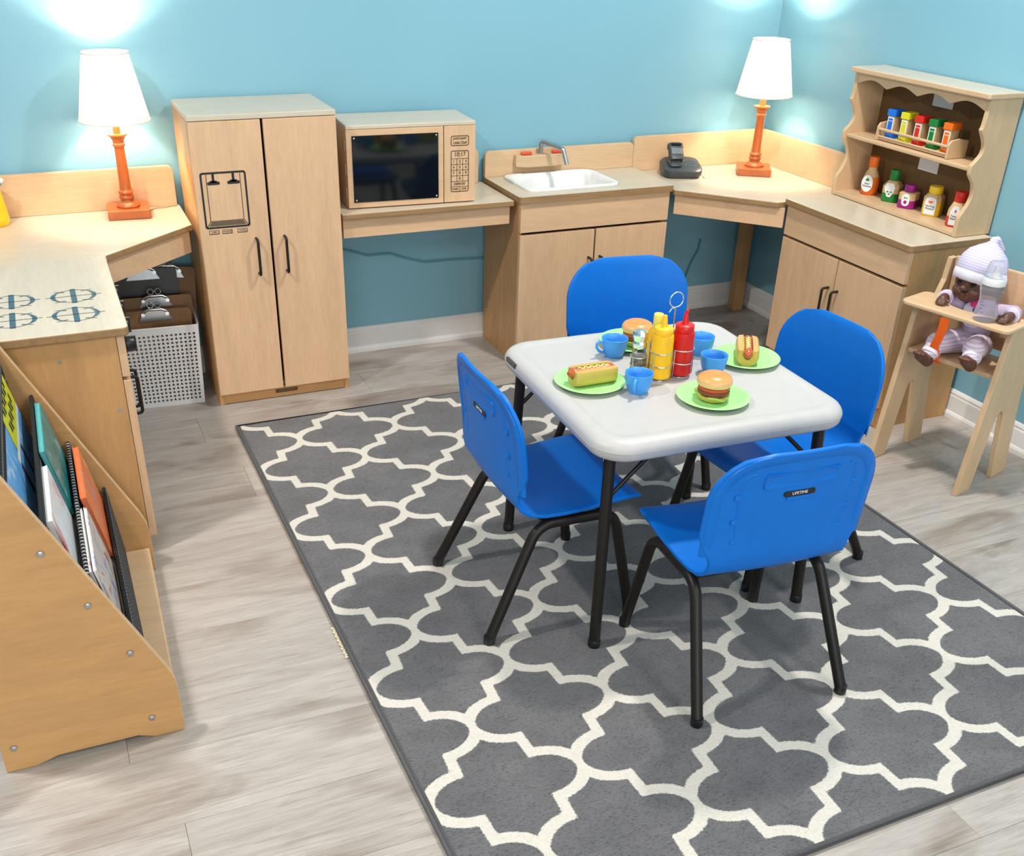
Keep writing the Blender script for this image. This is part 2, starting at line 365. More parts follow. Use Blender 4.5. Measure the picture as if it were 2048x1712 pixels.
for side in (-1, 1):
    x0, x1 = (-W2+.001, -.0095) if side < 0 else (-.0020, W2-.001)
    d = bx('door', MAPLE, fr, x0, x1, YFt-.0, YFt+.016, .041, HF-.0165, bevel=.0015)
    if side < 0:
        bar_handle(d, -.052, .424, .530, YFt)
        pr = MB(); yp = YFt-.0006; yq = YFt+.0004
        def rect_line(a, b, c, e, w): # frame outline
            pr.box(a, b, yp, yq, e-w, e); pr.box(a, b, yp, yq, c, c+w); pr.box(a, a+w, yp, yq, c, e); pr.box(b-w, b, yp, yq, c, e)
        ax, bx_, cz, ez = -.195, -.064, .568, .729
        fo = rrect(ax, bx_, cz, ez, .008); fi = rrect(ax+.0055, bx_-.0055, cz+.0055, ez-.0055, .004)
        nn = len(fo); vs_ = [(p[0], yp, p[1]) for p in fo]+[(p[0], yp, p[1]) for p in fi]
        pr.add(vs_, [(i, (i+1) % nn, nn+(i+1) % nn, nn+i) for i in range(nn)])
        for xx, xe in ((ax+.017, ax+.018), (bx_-.017, bx_-.018)): pr.box(min(xx, xe)-.0004, max(xx, xe)+.0004, yp, yq, cz+.022, ez-.006)
        pr.box(ax+.017, bx_-.017, yp, yq, cz+.021, cz+.0225)
        pr.add([(ax+.004, yp, cz+.004), (ax+.0065, yp, cz+.004), (ax+.0185, yp, cz+.0215), (ax+.016, yp, cz+.0215)], [(0, 1, 2, 3)])
        pr.add([(bx_-.004, yp, cz+.004), (bx_-.0065, yp, cz+.004), (bx_-.0185, yp, cz+.0215), (bx_-.016, yp, cz+.0215)], [(3, 2, 1, 0)])
        for k in range(7): pr.box(ax+.012+.0012*k, bx_-.012-.0012*k, yp, yq, cz+.0075+k*.0019, cz+.0085+k*.0019)
        for xc in (-.158, -.101):
            pr.box(xc-.0035, xc+.0035, yp, yq, ez-.030, ez-.005); pr.prism(rrect(xc-.018, xc+.018, ez-.036, ez-.027, .0043), yp, yq, 'y')
            pr.box(xc-.010, xc+.010, yp, yq, ez-.030, ez-.024)
        pr.build('dispenser_print', INK, d)
        bt = MB()
        for xa, xb in ((-.186, -.157), (-.148, -.119), (-.104, -.075)):
            for q in ((xa, xb, .5625, .5635), (xa, xb, .5515, .5535), (xa, xa+.001, .552, .5635), (xb-.0018, xb, .552, .5635)): bt.box(q[0], q[1], yp, yq, q[2], q[3])
        bt.build('button_print', INK, d)
        for xc, t in ((-.1715, 'CUBES'), (-.1335, 'CRUSHED'), (-.0895, 'WATER')): text('lettering', t, .0058, INK, d, (xc, yp, .5582), sx=.95)
    else: bar_handle(d, .033, .424, .530, YFt)
sc = MB(); sc.lathe([(.004, 0), (.004, .002), (.002, .003)], 10, (-W2-.001, -.05, .73), axis='x'); sc.build('screw', STEEL, fr, smooth=50)

# bench beside the refrigerator
be = thing('microwave_bench', 'maple shelf bench spanning from the refrigerator to the sink cabinet', 'bench', (.72, -.16, 0))
counter(be, -.288, .290, -.145, .140, .573, .018, .004, corners=(0, 0, 0, 0))
bx('apron', MAPLEX, be, -.282, .283, -.125, -.109, .494, .5545, bevel=.001)
splash(be, -.284, .270, .122, .140, .5735, .688)
bx('leg', PLY, be, -.284, -.262, .088, .118, 0, .5545); bx('cleat', PLYX, be, -.284, -.263, -.105, .087, .515, .5545)
bx('cleat', PLYX, be, .262, .283, -.105, .118, .515, .5545)

# microwave
mw = thing('toy_microwave', 'maple toy microwave with black window and printed keypad on the bench', 'microwave', (.682, -.158, .5735), R(-3.2))
w2, hh, dd = .207, .239, .21
bx('case', [PALE], mw, -w2, w2, -dd/2+.016, dd/2, .002, hh-.002, bevel=.0015)
bx('top_panel', LAM, mw, -w2, w2, -dd/2+.0005, dd/2, hh-.0018, hh+.010, bevel=.002)
bx('foot', BLACKP, mw, -w2+.01, w2-.01, -dd/2+.03, dd/2-.02, 0, .0018)
md = bx('door', MAPLEX, mw, -w2, .101, -dd/2, -dd/2+.0155, .003, hh-.0025, bevel=.001)
bx('window', GLASSBLK, md, -w2+.017, .084, -dd/2-.0025, -dd/2+.001, .020, hh-.020, bevel=.0006)
for a in (-w2+.024, .077):
    for c in (.027, hh-.027): MB().lathe([(.0026, 0), (.0026, .001), (.0012, .002)], 10, (a, -dd/2-.0026, c), axis='y').build('screw', CHROME, md, smooth=50)
for c in (.05, .12, .19): MB().lathe([(.003, -.016), (.003, .016)], 8, (-w2-.0015, -dd/2+.017, c)).build('hinge', STEEL, md, smooth=50)
cp = bx('control_panel', MAPLE, mw, .1035, w2, -dd/2, -dd/2+.0155, .003, hh-.0025, bevel=.001)
cx = .155; yk = -dd/2-.0005
def ring(mb, x0, x1, z0, z1, r, w, y):
    a = rrect(x0, x1, z0, z1, r); b = rrect(x0+w, x1-w, z0+w, z1-w, max(r-w, .0005)); n = len(a)
    mb.add([(p[0], y, p[1]) for p in a]+[(p[0], y, p[1]) for p in b], [(i, (i+1) % n, n+(i+1) % n, n+i) for i in range(n)])
k = MB(); kx0, kx1 = cx-.030, cx+.030
ring(k, kx0, kx1, .176, .207, .006, .0026, yk); ring(k, kx0, kx1, .034, .162, .006, .0026, yk)
zs = [.137, .1195, .102, .0845, .067, .0505]
for z in zs: k.box(kx0+.001, kx1-.001, yk, yk+.0004, z-.0008, z+.0008)
for xx in (kx0+.020, kx0+.040): k.box(xx-.0008, xx+.0008, yk, yk+.0004, zs[4], zs[0])
k.box(cx-.0008, cx+.0008, yk, yk+.0004, .035, zs[5]); k.build('keypad_print', BROWNINK, cp)
def mt(s, size, x, z, sx=1): text('lettering', s, size, BROWNINK, cp, (x, yk, z), sx=sx, bold=.00025)
mt('JONTI-CRAFT', .0085, cx, .198, .86); mt('Little Chef', .0115, cx, .1855, .9); mt('10:17', .0185, cx, .150, .95)
for i in range(9): mt(str(i+1), .011, kx0+.010+.020*(i % 3), zs[0]-.0088-.0175*(i//3))
mt('0', .011, cx, zs[3]-.0088); mt('DEFROST', .0098, cx, zs[4]-.0082, .95); mt('START', .0078, kx0+.0155, .043, .9); mt('STOP', .0078, kx1-.0155, .043, .9)

def base_cabinet(name, label, cat, loc, rz, w, d, h, kick, drawer, handles=True, sink=False, knob=False, gap=.006):
    t = thing(name, label, cat, loc, rz); a, b = -w/2, w/2; f, k = -d/2, d/2
    ct = counter(t, a, b, f, k, h)
    i0, i1 = a+.010, b-.010; fb = f+.030
    for x0, x1 in ((i0, i0+.014), (i1-.014, i1)):
        sp = bx('side_panel', PLY, t, x0, x1, fb, k, 0, h-.0205, bevel=.001)
    bx('back_panel', HARD, t, i0+.014, i1-.014, k-.008, k-.002, .03, h-.0205)
    bx('floor_panel', PLYX, t, i0+.014, i1-.014, fb, k-.008, kick-.012, kick)
    bx('kick_plate', MAPLEX, t, i0+.014, i1-.014, fb+.004, fb+.018, .001, kick-.012)
    bx('drawer_front', MAPLEX, t, i0, i1, f+.012, fb-.001, drawer+.004, h-.0215, bevel=.001)
    m_ = (i0+i1)/2
    for s_, (x0, x1) in ((-1, (i0, m_-.003)), (1, (m_+.003, i1))):
        dr = bx('door', MAPLE, t, x0, x1, f+.012, fb-.001, kick, drawer-.005, bevel=.001)
        if handles: bar_handle(dr, m_+s_*.022, drawer-.20, drawer-.10, f+.012)
    return t, ct
# sink cabinet
sk, ct = base_cabinet('sink_cabinet', 'maple toy sink cabinet with white basin and grey faucet', 'cabinet', (1.3063, -.178, 0), 0, .583, .320, .5895, .0711, .466)
sp = splash(sk, -.2915, .2915, .139, .157, .5897, .676)
bz = .5897
def basin(parent):
    rings = []
    bx0, bx1, by0, by1 = -.234, .110, -.108, .130
    for ins, r, z in ((-.004, .04, bz), (-.002, .042, bz+.0075), (.006, .042, bz+.010), (.014, .040, bz+.006), (.019, .038, bz-.008), (.034, .03, bz-.065), (.06, .02, bz-.07)):
        rings.append([(x, y, z) for x, y in rrect(bx0+ins, bx1-ins, by0+ins, by1-ins, r, 6)])
    mb = MB(); n = len(rings[0]); vs_ = [p for r_ in rings for p in r_]
    fs = [(j*n+i, j*n+(i+1) % n, (j+1)*n+(i+1) % n, (j+1)*n+i) for j in range(len(rings)-1) for i in range(n)]
    fs.append(tuple((len(rings)-1)*n+i for i in range(n))); mb.add(vs_, fs)
    o = mb.build('basin', WHITE, parent, smooth=50); s_ = o.modifiers.new('thick', 'SOLIDIFY'); s_.thickness = .003; s_.offset = -1; return o
bs_ = basin(sk)
# cut the counter open for the basin
bm_ = MB().prism(rrect(-.224, .100, -.098, .120, .035, 6), .5, .7, 'z').build('cut', WHITE); me_cut = bm_.data; bpy.data.objects.remove(bm_)
def frame_counter(ob, outer, inner, z0, z1):
    """countertop with an opening: bridge outer and inner loops"""
    bm = bmesh.new(); lo = []
    for z in (z0, z1):
        a = [bm.verts.new((x, y, z)) for x, y in outer]; b = [bm.verts.new((x, y, z)) for x, y in inner]
        for q_ in (a, b):
            for i in range(len(q_)): bm.edges.new((q_[i], q_[(i+1) % len(q_)]))
        lo.append((a, b)); ed = [e for e in bm.edges if all(abs(v.co.z-z) < 1e-6 for v in e.verts)]
        bmesh.ops.triangle_fill(bm, edges=ed, use_beauty=True)
    for (q0, q1), mi in (((lo[0][0], lo[1][0]), 1), ((lo[0][1], lo[1][1]), 1)):
        n = len(q0)
        for i in range(n): bm.faces.new((q0[i], q0[(i+1) % n], q1[(i+1) % n], q1[i])).material_index = 1
    bmesh.ops.recalc_face_normals(bm, faces=bm.faces); bm.to_mesh(ob.data); bm.free()
ct.modifiers.clear(); frame_counter(ct, rrect(-.2915, .2915, -.16, .16, .014, 5, (0, 0, 1, 1)), rrect(-.224, .100, -.098, .120, .035, 6), .5695, .5895)
# drawer front would cut the basin: it sits ahead of it. faucet
fb_ = MB().prism([(-.185, .1385), (-.185, .118), (-.150, .100), (-.035, .100), (.002, .118), (.002, .1385)], .622, .662, 'z').build('faucet_block', PALEX, sk, bevel=.003)
pts = [(-.092, .118, .660), (-.092, .118, .690), (-.088, .100, .704), (-.062, .05, .694), (-.045, .022, .690), (-.040, .012, .655)]
pp = [pts[0], pts[1]]+arcpts(pts[0], (-.092, .117, .706), (-.045, .03, .690), .014)+arcpts((-.092, .117, .706), (-.047, .034, .690), (-.038, .018, .642), .012)+[(-.038, .018, .642)]
MB().tube([pts[0]]+pp[2:], .0078, 12).build('faucet', STEEL, sk, smooth=60)
for xk in (-.148, .006-.036):
    kb = MB(); kb.prism(rrect(xk-.021, xk+.021, .106, .124, .008), .664, .672, 'z'); kb.lathe([(.007, .661), (.007, .665)], 12, (xk, .115, 0))
    kb.build('tap_knob', REDKNOB, fb_, bevel=.002)
# cabinet under the hutch
hb, _ = base_cabinet('hutch_base_cabinet', 'maple toy cabinet with two doors carrying the scalloped hutch', 'cabinet', (2.0165, -.8965, 0), R(-90), .597, .312, .588, .0711, .466)
# stove
st, _ = base_cabinet('play_stove', 'maple toy stove with four printed burners beside the bookshelf', 'stove', (-.447, -.8455, 0), R(90), .565, .335, .588, .05, .466)
def burner_print(cx, cy):
    mb = MB(); r = .046; z0, z1 = .5882, .5886; n = 40
    for i in range(n):
        a0, a1 = 2*math.pi*i/n, 2*math.pi*(i+1)/n
        def wd_(a): return .0010+.0042*max(0, abs(math.sin(a))-.70)/.30
        q = []
        for a in (a0, a1):
            w_ = wd_(a); q += [(cx+(r-w_)*math.cos(a), cy+(r-w_)*math.sin(a), z1), (cx+(r+w_)*math.cos(a), cy+(r+w_)*math.sin(a), z1)]
        mb.add(q, [(0, 1, 3, 2)])
    mb.box(cx-.0012, cx+.0012, cy-.062, cy+.062, z0, z1)
    mb.prism(rrect(cx-.052, cx+.052, cy-.0062, cy+.0062, .003), z0, z1, 'z')
    for a in (40, 140, 220, 320):
        c_, s_ = math.cos(R(a)), math.sin(R(a)); p = Vector((cx+r*c_, cy+r*s_, z1)); d_ = Vector((0, 1 if s_ > 0 else -1, 0)).lerp(Vector((c_, s_, 0)), .35).normalized(); nrm = Vector((-d_.y, d_.x, 0))*.0022
        mb.add([p-d_*.012-nrm, p+d_*.013-nrm*.5, p+d_*.013+nrm*.5, p-d_*.012+nrm], [(0, 1, 2, 3)])
    return mb
BURN = plain('blue_grey_burner_print', (.045, .10, .14), .35)
for wx, wy in ((-.377, -.874), (-.380, -1.006), (-.512, -.872), (-.512, -1.004)):
    # world (x,y) to stove local: rotated +90 deg
    lx, ly = (wy+.8455), -(wx+.447); burner_print(lx, ly).build('burner_print', BURN, st)
for i, ky in enumerate((-.19, -.063, .063, .19)):
    kb = MB(); kb.lathe([(.022, 0), (.022, .004), (.019, .006), (.0175, .022), (.015, .025)], 18, (ky, -.1555, .516), axis='y'); kb.box(ky-.004, ky+.004, -.1835, -.176, .498, .534)
    kb.build('knob', BLACKP, st, smooth=50)
for wx, wz in ((-.433, .523), (-.327, .392), (-.329, .116)):
    MB().lathe([(.0045, 0), (.004, .0015), (.001, .0022)], 12, (-(.565/2-.010)-.0005, -(wx+.447), wz), axis='x').build('screw', STEEL, st, smooth=50, rot=(0, 0, 0))

# corner tables
def corner_table(label, poly_, loc, cut, splashes, legs, hang):
    t = thing('corner_table', label, 'table', loc)
    pz = [(x-loc[0], y-loc[1]) for x, y in poly_]
    MB().prism(pz, .555, .573, 'z', 0, 1).build('tabletop', [LAM, EDGE], t, bevel=.003)
    (x0, y0), (x1, y1) = cut; d = Vector((x1-x0, y1-y0, 0)); n = Vector((-d.y, d.x, 0)).normalized()*hang; u = d.normalized()*.016
    a = Vector((x0-loc[0], y0-loc[1], 0))+n*.014; b = Vector((x1-loc[0], y1-loc[1], 0))+n*.014+u*1.5
    MB().prism([(a.x, a.y), (b.x, b.y), (b.x+n.x*.016, b.y+n.y*.016), (a.x+n.x*.016, a.y+n.y*.016)], .488, .5545, 'z').build('apron', MAPLEX, t, bevel=.001)
    for (x0, x1, y0, y1, ax) in splashes:
        if ax == 'y': splash(t, x0-loc[0], x1-loc[0], y0-loc[1], y1-loc[1], .5733, .694)
        else: MB().prism(rrect(y0-loc[1], y1-loc[1], .5733, .694, .018, 5, (1, 1, 0, 0)), x0-loc[0], x1-loc[0], 'x').build('backsplash', PALEX, t, bevel=.0015)
    for x, y, s_ in legs: bx('leg', PLY, t, x-s_-loc[0], x+s_-loc[0], y-s_-loc[1], y+s_-loc[1], 0, .5545, bevel=.002)
    return t
corner_table('maple corner table holding the phone and lamp beside the sink cabinet', [(1.6, -.018), (2.174, -.018), (2.174, -.595), (1.84, -.595), (1.6, -.333)], (1.9, -.3, 0),
             ((1.6, -.333), (1.84, -.595)), [(1.600, 2.154, -.036, -.018, 'y'), (2.156, 2.174, -.594, -.018, 'x')], [(2.115, -.075, .021), (1.62, -.05, .014), (2.15, -.57, .014)], 1)
corner_table('maple corner table with lamp between the stove and the refrigerator', [(-.645, -.018), (-.014, -.018), (-.014, -.272), (-.276, -.513), (-.276, -.560), (-.645, -.560)], (-.33, -.28, 0),
             ((-.014, -.272), (-.276, -.513)), [(-.645, -.022, -.036, -.018, 'y'), (-.645, -.627, -.555, -.037, 'x')], [(-.62, -.05, .02), (-.62, -.53, .02)], -1)

# ---------------------------------------------------------------- hutch
hu = thing('hutch', 'pale wooden two-shelf hutch with scalloped front on the cabinet', 'hutch', (2.118, -.8825, .589), R(-90))
# local: x along wall (+x towards the room side), -y towards the room, z up ; width .565, depth .145
hw, hd, hz = .283, .066, .383
def sc_prof():
    pts = [(hd, 0), (hd, hz)]  # back
    f = -hd
    fr_ = [(hz, .012), (.315, .008), (.300, .004), (.278, .018), (.255, .028), (.235, .026), (.218, .012), (.206, .0), (.196, -.002), (.180, -.001), (.168, .008), (.150, .022), (.125, .028), (.100, .024), (.075, .010), (.060, .0), (.045, -.002), (0, -.002)]
    n = []
    for i in range(len(fr_)-1):
        p0, p1, p2, p3 = fr_[max(i-1, 0)], fr_[i], fr_[i+1], fr_[min(i+2, len(fr_)-1)]
        for k_ in range(4):
            t_ = k_/4; c_ = [.5*((2*p1[a])+(-p0[a]+p2[a])*t_+(2*p0[a]-5*p1[a]+4*p2[a]-p3[a])*t_**2+(-p0[a]+3*p1[a]-3*p2[a]+p3[a])*t_**3) for a in (0, 1)]
            n.append((c_[0], c_[1]))
    n.append(fr_[-1])
    return pts+[(f+d, z) for z, d in n]
for x0 in (-hw, hw-.014): MB().prism(sc_prof(), x0, x0+.014, 'x').build('side_panel', PALE, hu, bevel=.0015)
bx('back_panel', HARD, hu, -hw+.014, hw-.014, hd-.006, hd, .012, hz)
MB().prism(rrect(-hw-.008, hw+.008, -hd-.006, hd, .008, 4, (0, 0, 1, 1)), hz+.0003, hz+.016, 'z', 0, 1).build('top_board', [LAM, PALEX], hu, bevel=.003)
bx('shelf', PALEX, hu, -hw+.014, hw-.014, -hd, hd-.006, .001, .012, bevel=.001)
bx('shelf', PALEX, hu, -hw+.014, hw-.014, -hd+.006, hd-.006, .186, .198, bevel=.003)
vp = [(-hw+.0145, hz), (hw-.0145, hz)]; nA = 44; ww = 2*(hw-.0145)
for i in range(nA+1):
    t_ = 1-i/nA; x = -hw+.0145+ww*t_; ph = t_*4 % 1.0
    z = hz-.033+.017*math.sin(math.pi*(ph if i not in (0, nA) else 0))**1.1
    vp.append((x, z))
MB().prism(vp, -hd+.012, -hd+.022, 'y').build('valance', PALEX, hu, bevel=.001)
# paper notes taped inside
for yn, zn, lab in ((-.880, .926, 'white paper slip taped inside the hutch under its top board'), (-.878, .735, 'white paper slip taped inside the hutch under the middle shelf')):
    tag(MB().box(-.0005, .0005, -.042, .042, -.024, .024).build('paper_note', PAPER, None, loc=(2.1765, yn, zn)), lab, 'note')

def tapered_box(mb, x, y, w0, d0, z0, w1, d1, z1, mi=0):
    a = [(x-w0, y-d0, z0), (x+w0, y-d0, z0), (x+w0, y+d0, z0), (x-w0, y+d0, z0), (x-w1, y-d1, z1), (x+w1, y-d1, z1), (x+w1, y+d1, z1), (x-w1, y+d1, z1)]
    return mb.add(a, [(3, 2, 1, 0), (4, 5, 6, 7), (0, 1, 5, 4), (1, 2, 6, 5), (2, 3, 7, 6), (3, 0, 4, 7)], mi)
COLS = {'orange': (.85, .16, .008), 'green': (.006, .20, .035), 'purple': (.30, .008, .20), 'yellow': (.86, .58, .02), 'red': (.66, .02, .008), 'blue': (.01, .16, .70), 'lime': (.72, .66, .02)}
CM = {k_: plain(k_+'_painted_wood', c, .42) for k_, c in COLS.items()}
BOTW = wood('natural_toy_wood', (.66, .45, .23), 'z', .45, .88)
def oct_loft(prof, chamfer=.3):
    """prof: (halfwidth, z) -> chamfered-square lofted rings"""
    mb = MB(); rings = []
    for hwid, z in prof:
        c = hwid*chamfer; h = hwid
        rings.append([(h, -h+c), (h, h-c), (h-c, h), (-h+c, h), (-h, h-c), (-h, -h+c), (-h+c, -h), (h-c, -h)])
    vs_ = [(x, y, z) for r_, (_, z) in zip(rings, prof) for x, y in r_]
    fs = [(j*8+i, j*8+(i+1) % 8, (j+1)*8+(i+1) % 8, (j+1)*8+i) for j in range(len(prof)-1) for i in range(8)]
    fs += [tuple(range(7, -1, -1)), tuple((len(prof)-1)*8+i for i in range(8))]
    return mb.add(vs_, fs)
def label_plate(t, shape, y, mat=PAPER):
    return MB().prism(shape, y-.0008, y, 'y').build('label', mat, t)
def bottle(px, py, kind):
    p = onz(px, py, .602); ang = R(-70)
    lab = {'orange': 'orange capped toy dressing bottle with rounded body on the hutch', 'green': 'green capped square toy bottle with leafy label on the hutch', 'purple': 'short purple capped toy jam jar on the hutch',
           'yellow': 'yellow capped toy mustard jar on the hutch', 'red': 'red capped toy ketchup bottle on the hutch'}[kind]
    t = thing('toy_bottle', lab, 'bottle', (p.x+.024, p.y, .6015), R(-63), 'toy condiment bottles on the hutch'); t.scale = (1.36, 1.36, 1.36)
    P = CM[kind]; NW = BOTW
    if kind == 'orange':
        MB().lathe([(.016, 0), (.019, .004), (.021, .018), (.0205, .032), (.018, .042)], 20).build('body', P, t, smooth=50)
        MB().lathe([(.018, .0421), (.014, .052), (.0105, .058), (.010, .064)], 20).build('shoulder', NW, t, smooth=50)
        MB().lathe([(.0105, .0641), (.0115, .066), (.0115, .086), (.0105, .088)], 20).build('cap', P, t, smooth=50)
        lb = label_plate(t, [(.014*math.cos(a), .028+.020*math.sin(a)) for a in [2*math.pi*i/20 for i in range(20)]], -.0208)
        MB().prism([(-.005, .036), (0, .042), (.005, .036), (.003, .034), (-.003, .034)], -.0222, -.0216, 'y').build('leaf_print', CM['green'], lb)
        text('lettering', 'Salad\nDressing', .0058, INK, lb, (0, -.0220, .025)); 
    elif kind == 'green':
        oct_loft([(.0185, 0), (.0195, .003), (.0195, .020)], .35).build('body', P, t, smooth=30); oct_loft([(.0195, .0201), (.0195, .036), (.012, .046), (.010, .048)], .35).build('shoulder', NW, t, smooth=30)
        MB().lathe([(.011, .0481), (.0118, .050), (.0118, .070), (.0108, .072)], 18).build('cap', P, t, smooth=50)
        lb = label_plate(t, [(-.011, .026), (-.013, .034), (-.008, .044), (.008, .044), (.013, .034), (.011, .026), (.004, .012), (-.004, .012)], -.0197)
        for dx, dz in ((-.004, .024), (.004, .024), (0, .019)): MB().prism([(dx-.003, dz), (dx, dz+.002), (dx+.003, dz), (dx, dz-.002)], -.0212, -.0206, 'y').build('leaf_print', P, lb)
    elif kind == 'purple':
        oct_loft([(.0185, 0), (.0195, .002), (.0195, .019)], .3).build('body', P, t, smooth=30); oct_loft([(.0195, .0191), (.0195, .034), (.016, .036)], .3).build('shoulder', NW, t, smooth=30)
        MB().lathe([(.0125, .0361), (.0135, .038), (.0135, .050), (.0125, .052)], 18).build('cap', P, t, smooth=50)
        lb = label_plate(t, rrect(-.009, .009, .006, .034, .0085), -.0197)
        text('lettering', 'Jam', .0065, INK, lb, (0, -.0208, .025)); MB().prism([(.004*math.cos(a), .015+.004*math.sin(a)) for a in [math.pi*i/5 for i in range(10)]], -.0212, -.0206, 'y').build('fruit_print', P, lb)
    elif kind == 'yellow':
        oct_loft([(.0190, 0), (.020, .003), (.020, .030)], .4).build('body', P, t, smooth=30); oct_loft([(.020, .0301), (.020, .040), (.0145, .048)], .4).build('shoulder', NW, t, smooth=30)
        MB().lathe([(.0145, .0481), (.0155, .050), (.0155, .062), (.0140, .064)], 20).build('cap', P, t, smooth=50)
        lb = label_plate(t, rrect(-.013, .013, .004, .042, .010, 6, (1, 1, 0, 0)), -.0202)
        MB().prism([(-.006, .034), (.006, .034), (.003, .029), (-.003, .029)], -.0216, -.0211, 'y').build('hot_dog_print', CM['orange'], lb)
        text('lettering', 'Hot Dog\nMustard', .0058, INK, lb, (0, -.0214, .020))
    else:
        oct_loft([(.0185, 0), (.0195, .003), (.0195, .022)], .35).build('body', P, t, smooth=30); oct_loft([(.0195, .0221), (.0185, .036), (.0125, .052)], .35).build('shoulder', NW, t, smooth=30)
        MB().lathe([(.0135, .0521), (.0145, .054), (.0140, .072), (.0125, .074)], 18).build('cap', P, t, smooth=50)
        lb = label_plate(t, [(-.011, .004), (.011, .004), (.011, .034), (.005, .045), (-.005, .045), (-.011, .034)], -.0200)
        MB().prism([(-.0022, .034), (0, .039), (.0022, .034), (0, .0315)], -.0214, -.0209, 'y').build('tomato_print', P, lb)
        text('lettering', 'Tomato\nKetchup', .0055, INK, lb, (0, -.0212, .021))
for (u, v, kd) in ((1725, 388, 'orange'), (1769, 402, 'green'), (1802, 415, 'purple'), (1850, 430, 'yellow'), (1898, 452, 'red')): bottle(u, v, kd)
# spice rack
q0 = onz(1762, 279, .7875); q1 = onz(1892, 318, .7875); RX = 2.107
sr = thing('spice_rack', 'small wooden rack with front dowel holding five toy spice boxes', 'rack', (RX, (q0.y+q1.y)/2, .7878), R(-90)); rw = abs(q1.y-q0.y)/2+.006
for s_ in (-1, 1): MB().prism([(-.038, 0), (.036, 0), (.036, .050), (.0, .056), (-.030, .052), (-.038, .04)], min(s_*rw, s_*(rw-.008)), max(s_*rw, s_*(rw-.008)), 'x').build('end_panel', PALE, sr, bevel=.002)
bx('rack_floor', PALEX, sr, -rw+.0082, rw-.0082, -.030, .034, .002, .009, bevel=.001)
MB().tube([(-rw+.008, -.033, .034), (rw-.008, -.033, .034)], .0042, 10).build('dowel', PALEX, sr, smooth=60)
MB().tube([(-rw+.008, -.031, .012), (rw-.008, -.031, .012)], .003, 10).build('dowel', PALEX, sr, smooth=60)
for i, (kd, desc) in enumerate((('blue', 'blue lidded'), ('lime', 'yellow lidded'), ('red', 'red lidded'), ('green', 'green lidded'), ('orange', 'orange lidded'))):
    ly = q0.y+(q1.y-q0.y)*(i+.5)/5+.004*0
    t = thing('spice_box', desc+' square toy spice box in the little rack', 'spice box', (RX-.004, ly, .7972), R(-82), 'toy spice boxes in the rack'); t.scale = (1.08, 1.08, 1.08)
    MB().box(-.0125, .0125, -.017, .017, 0, .014).build('base', CM[kd], t, bevel=.001)
    MB().box(-.0122, .0122, -.0165, .0165, .0141, .062).build('body', BOTW, t, bevel=.001)
    MB().box(-.0145, .0145, -.0200, .0200, .0621, .080).build('lid', CM[kd], t, bevel=.0015)
    lb = MB().box(-.0105, .0105, -.0176, -.0167, .016, .060).build('label', PAPER, t)
    MB().box(-.0075, .0075, -.0181, -.0177, .020, .048).build('label_print', CM[kd], lb); MB().box(-.0075, .0075, -.0181, -.0177, .050, .056).build('label_print', CM[kd], lb)

# ---------------------------------------------------------------- lamps
def shade_mat():
    m = bpy.data.materials.new('white_fabric_shade'); m.use_nodes = True; nt = m.node_tree; bs = nt.nodes['Principled BSDF']
    bs.inputs['Base Color'].default_value = (.86, .83, .78, 1); bs.inputs['Roughness'].default_value = .9
    tr = N(nt, 'ShaderNodeBsdfTranslucent'); v = coords(nt, (1, 1, 1)); f = noise(nt, v, 400, 2)
    L(nt, ramp(nt, f, ((.3, (.90, .84, .76)), (.7, (.95, .90, .82)))), tr.inputs[0])
    mx = N(nt, 'ShaderNodeMixShader'); mx.inputs[0].default_value = .045; L(nt, bs.outputs[0], mx.inputs[1]); L(nt, tr.outputs[0], mx.inputs[2])
    L(nt, mx.outputs[0], nt.nodes['Material Output'].inputs[0]); return m
SHADE = shade_mat()
def lamp(label, loc, rz, tilt=0):
    t = thing('table_lamp', label, 'lamp', loc, rz, 'table lamps on the corner tables')
    MB().box(-.060, .060, -.060, .060, 0, .026).build('base', CHERRY, t, bevel=.003)
    MB().lathe([(.034, .0261), (.035, .030), (.031, .036), (.020, .042), (.0185, .047), (.0215, .050), (.0225, .054), (.0215, .058), (.0185, .061), (.021, .064), (.0225, .068), (.021, .072), (.0175, .075), (.0165, .082),
                (.0140, .194), (.0150, .198), (.0180, .201), (.0180, .206), (.0155, .209), (.017, .217), (.023, .226), (.0285, .230), (.0290, .234), (.0105, .2355)], 28).build('column', CHERRY, t, smooth=35)
    MB().lathe([(.0105, .2356), (.0105, .282)], 20).build('candle_sleeve', CHERRY, t, smooth=40)
    bulb = MB().lathe([(.008, .282), (.010, .300), (.016, .318), (.021, .338), (.020, .352), (.012, .364), (.003, .368)], 18).build('bulb', BULB, t, smooth=60)
    sh = MB().lathe([(.0985, .270), (.0985, .274), (.063, .450), (.063, .453)], 48, caps=False).build('lamp_shade', SHADE, t, smooth=60)
    for r, z in ((.0992, .2715), (.0638, .4515)): MB().tube([(r*math.cos(2*math.pi*i/48), r*math.sin(2*math.pi*i/48), z) for i in range(48)], .0022, 6, closed=True).build('shade_trim', SHADE, sh, smooth=60)
    sp_ = MB()
    for a in (0, 120, 240): sp_.tube([(.012*math.cos(R(a)), .012*math.sin(R(a)), .420), (.064*math.cos(R(a)), .064*math.sin(R(a)), .430)], .0012, 5)
    sp_.build('shade_spider', CHROME, sh, smooth=60)
    l = bpy.data.lights.new('lamp_bulb_light', 'POINT'); l.energy = LAMPE; l.color = (1, .80, .60); l.shadow_soft_size = .02
    o = bpy.data.objects.new('lamp_bulb_light', l); COL.objects.link(o); o.parent = t; o.location = (0, 0, .402); return t
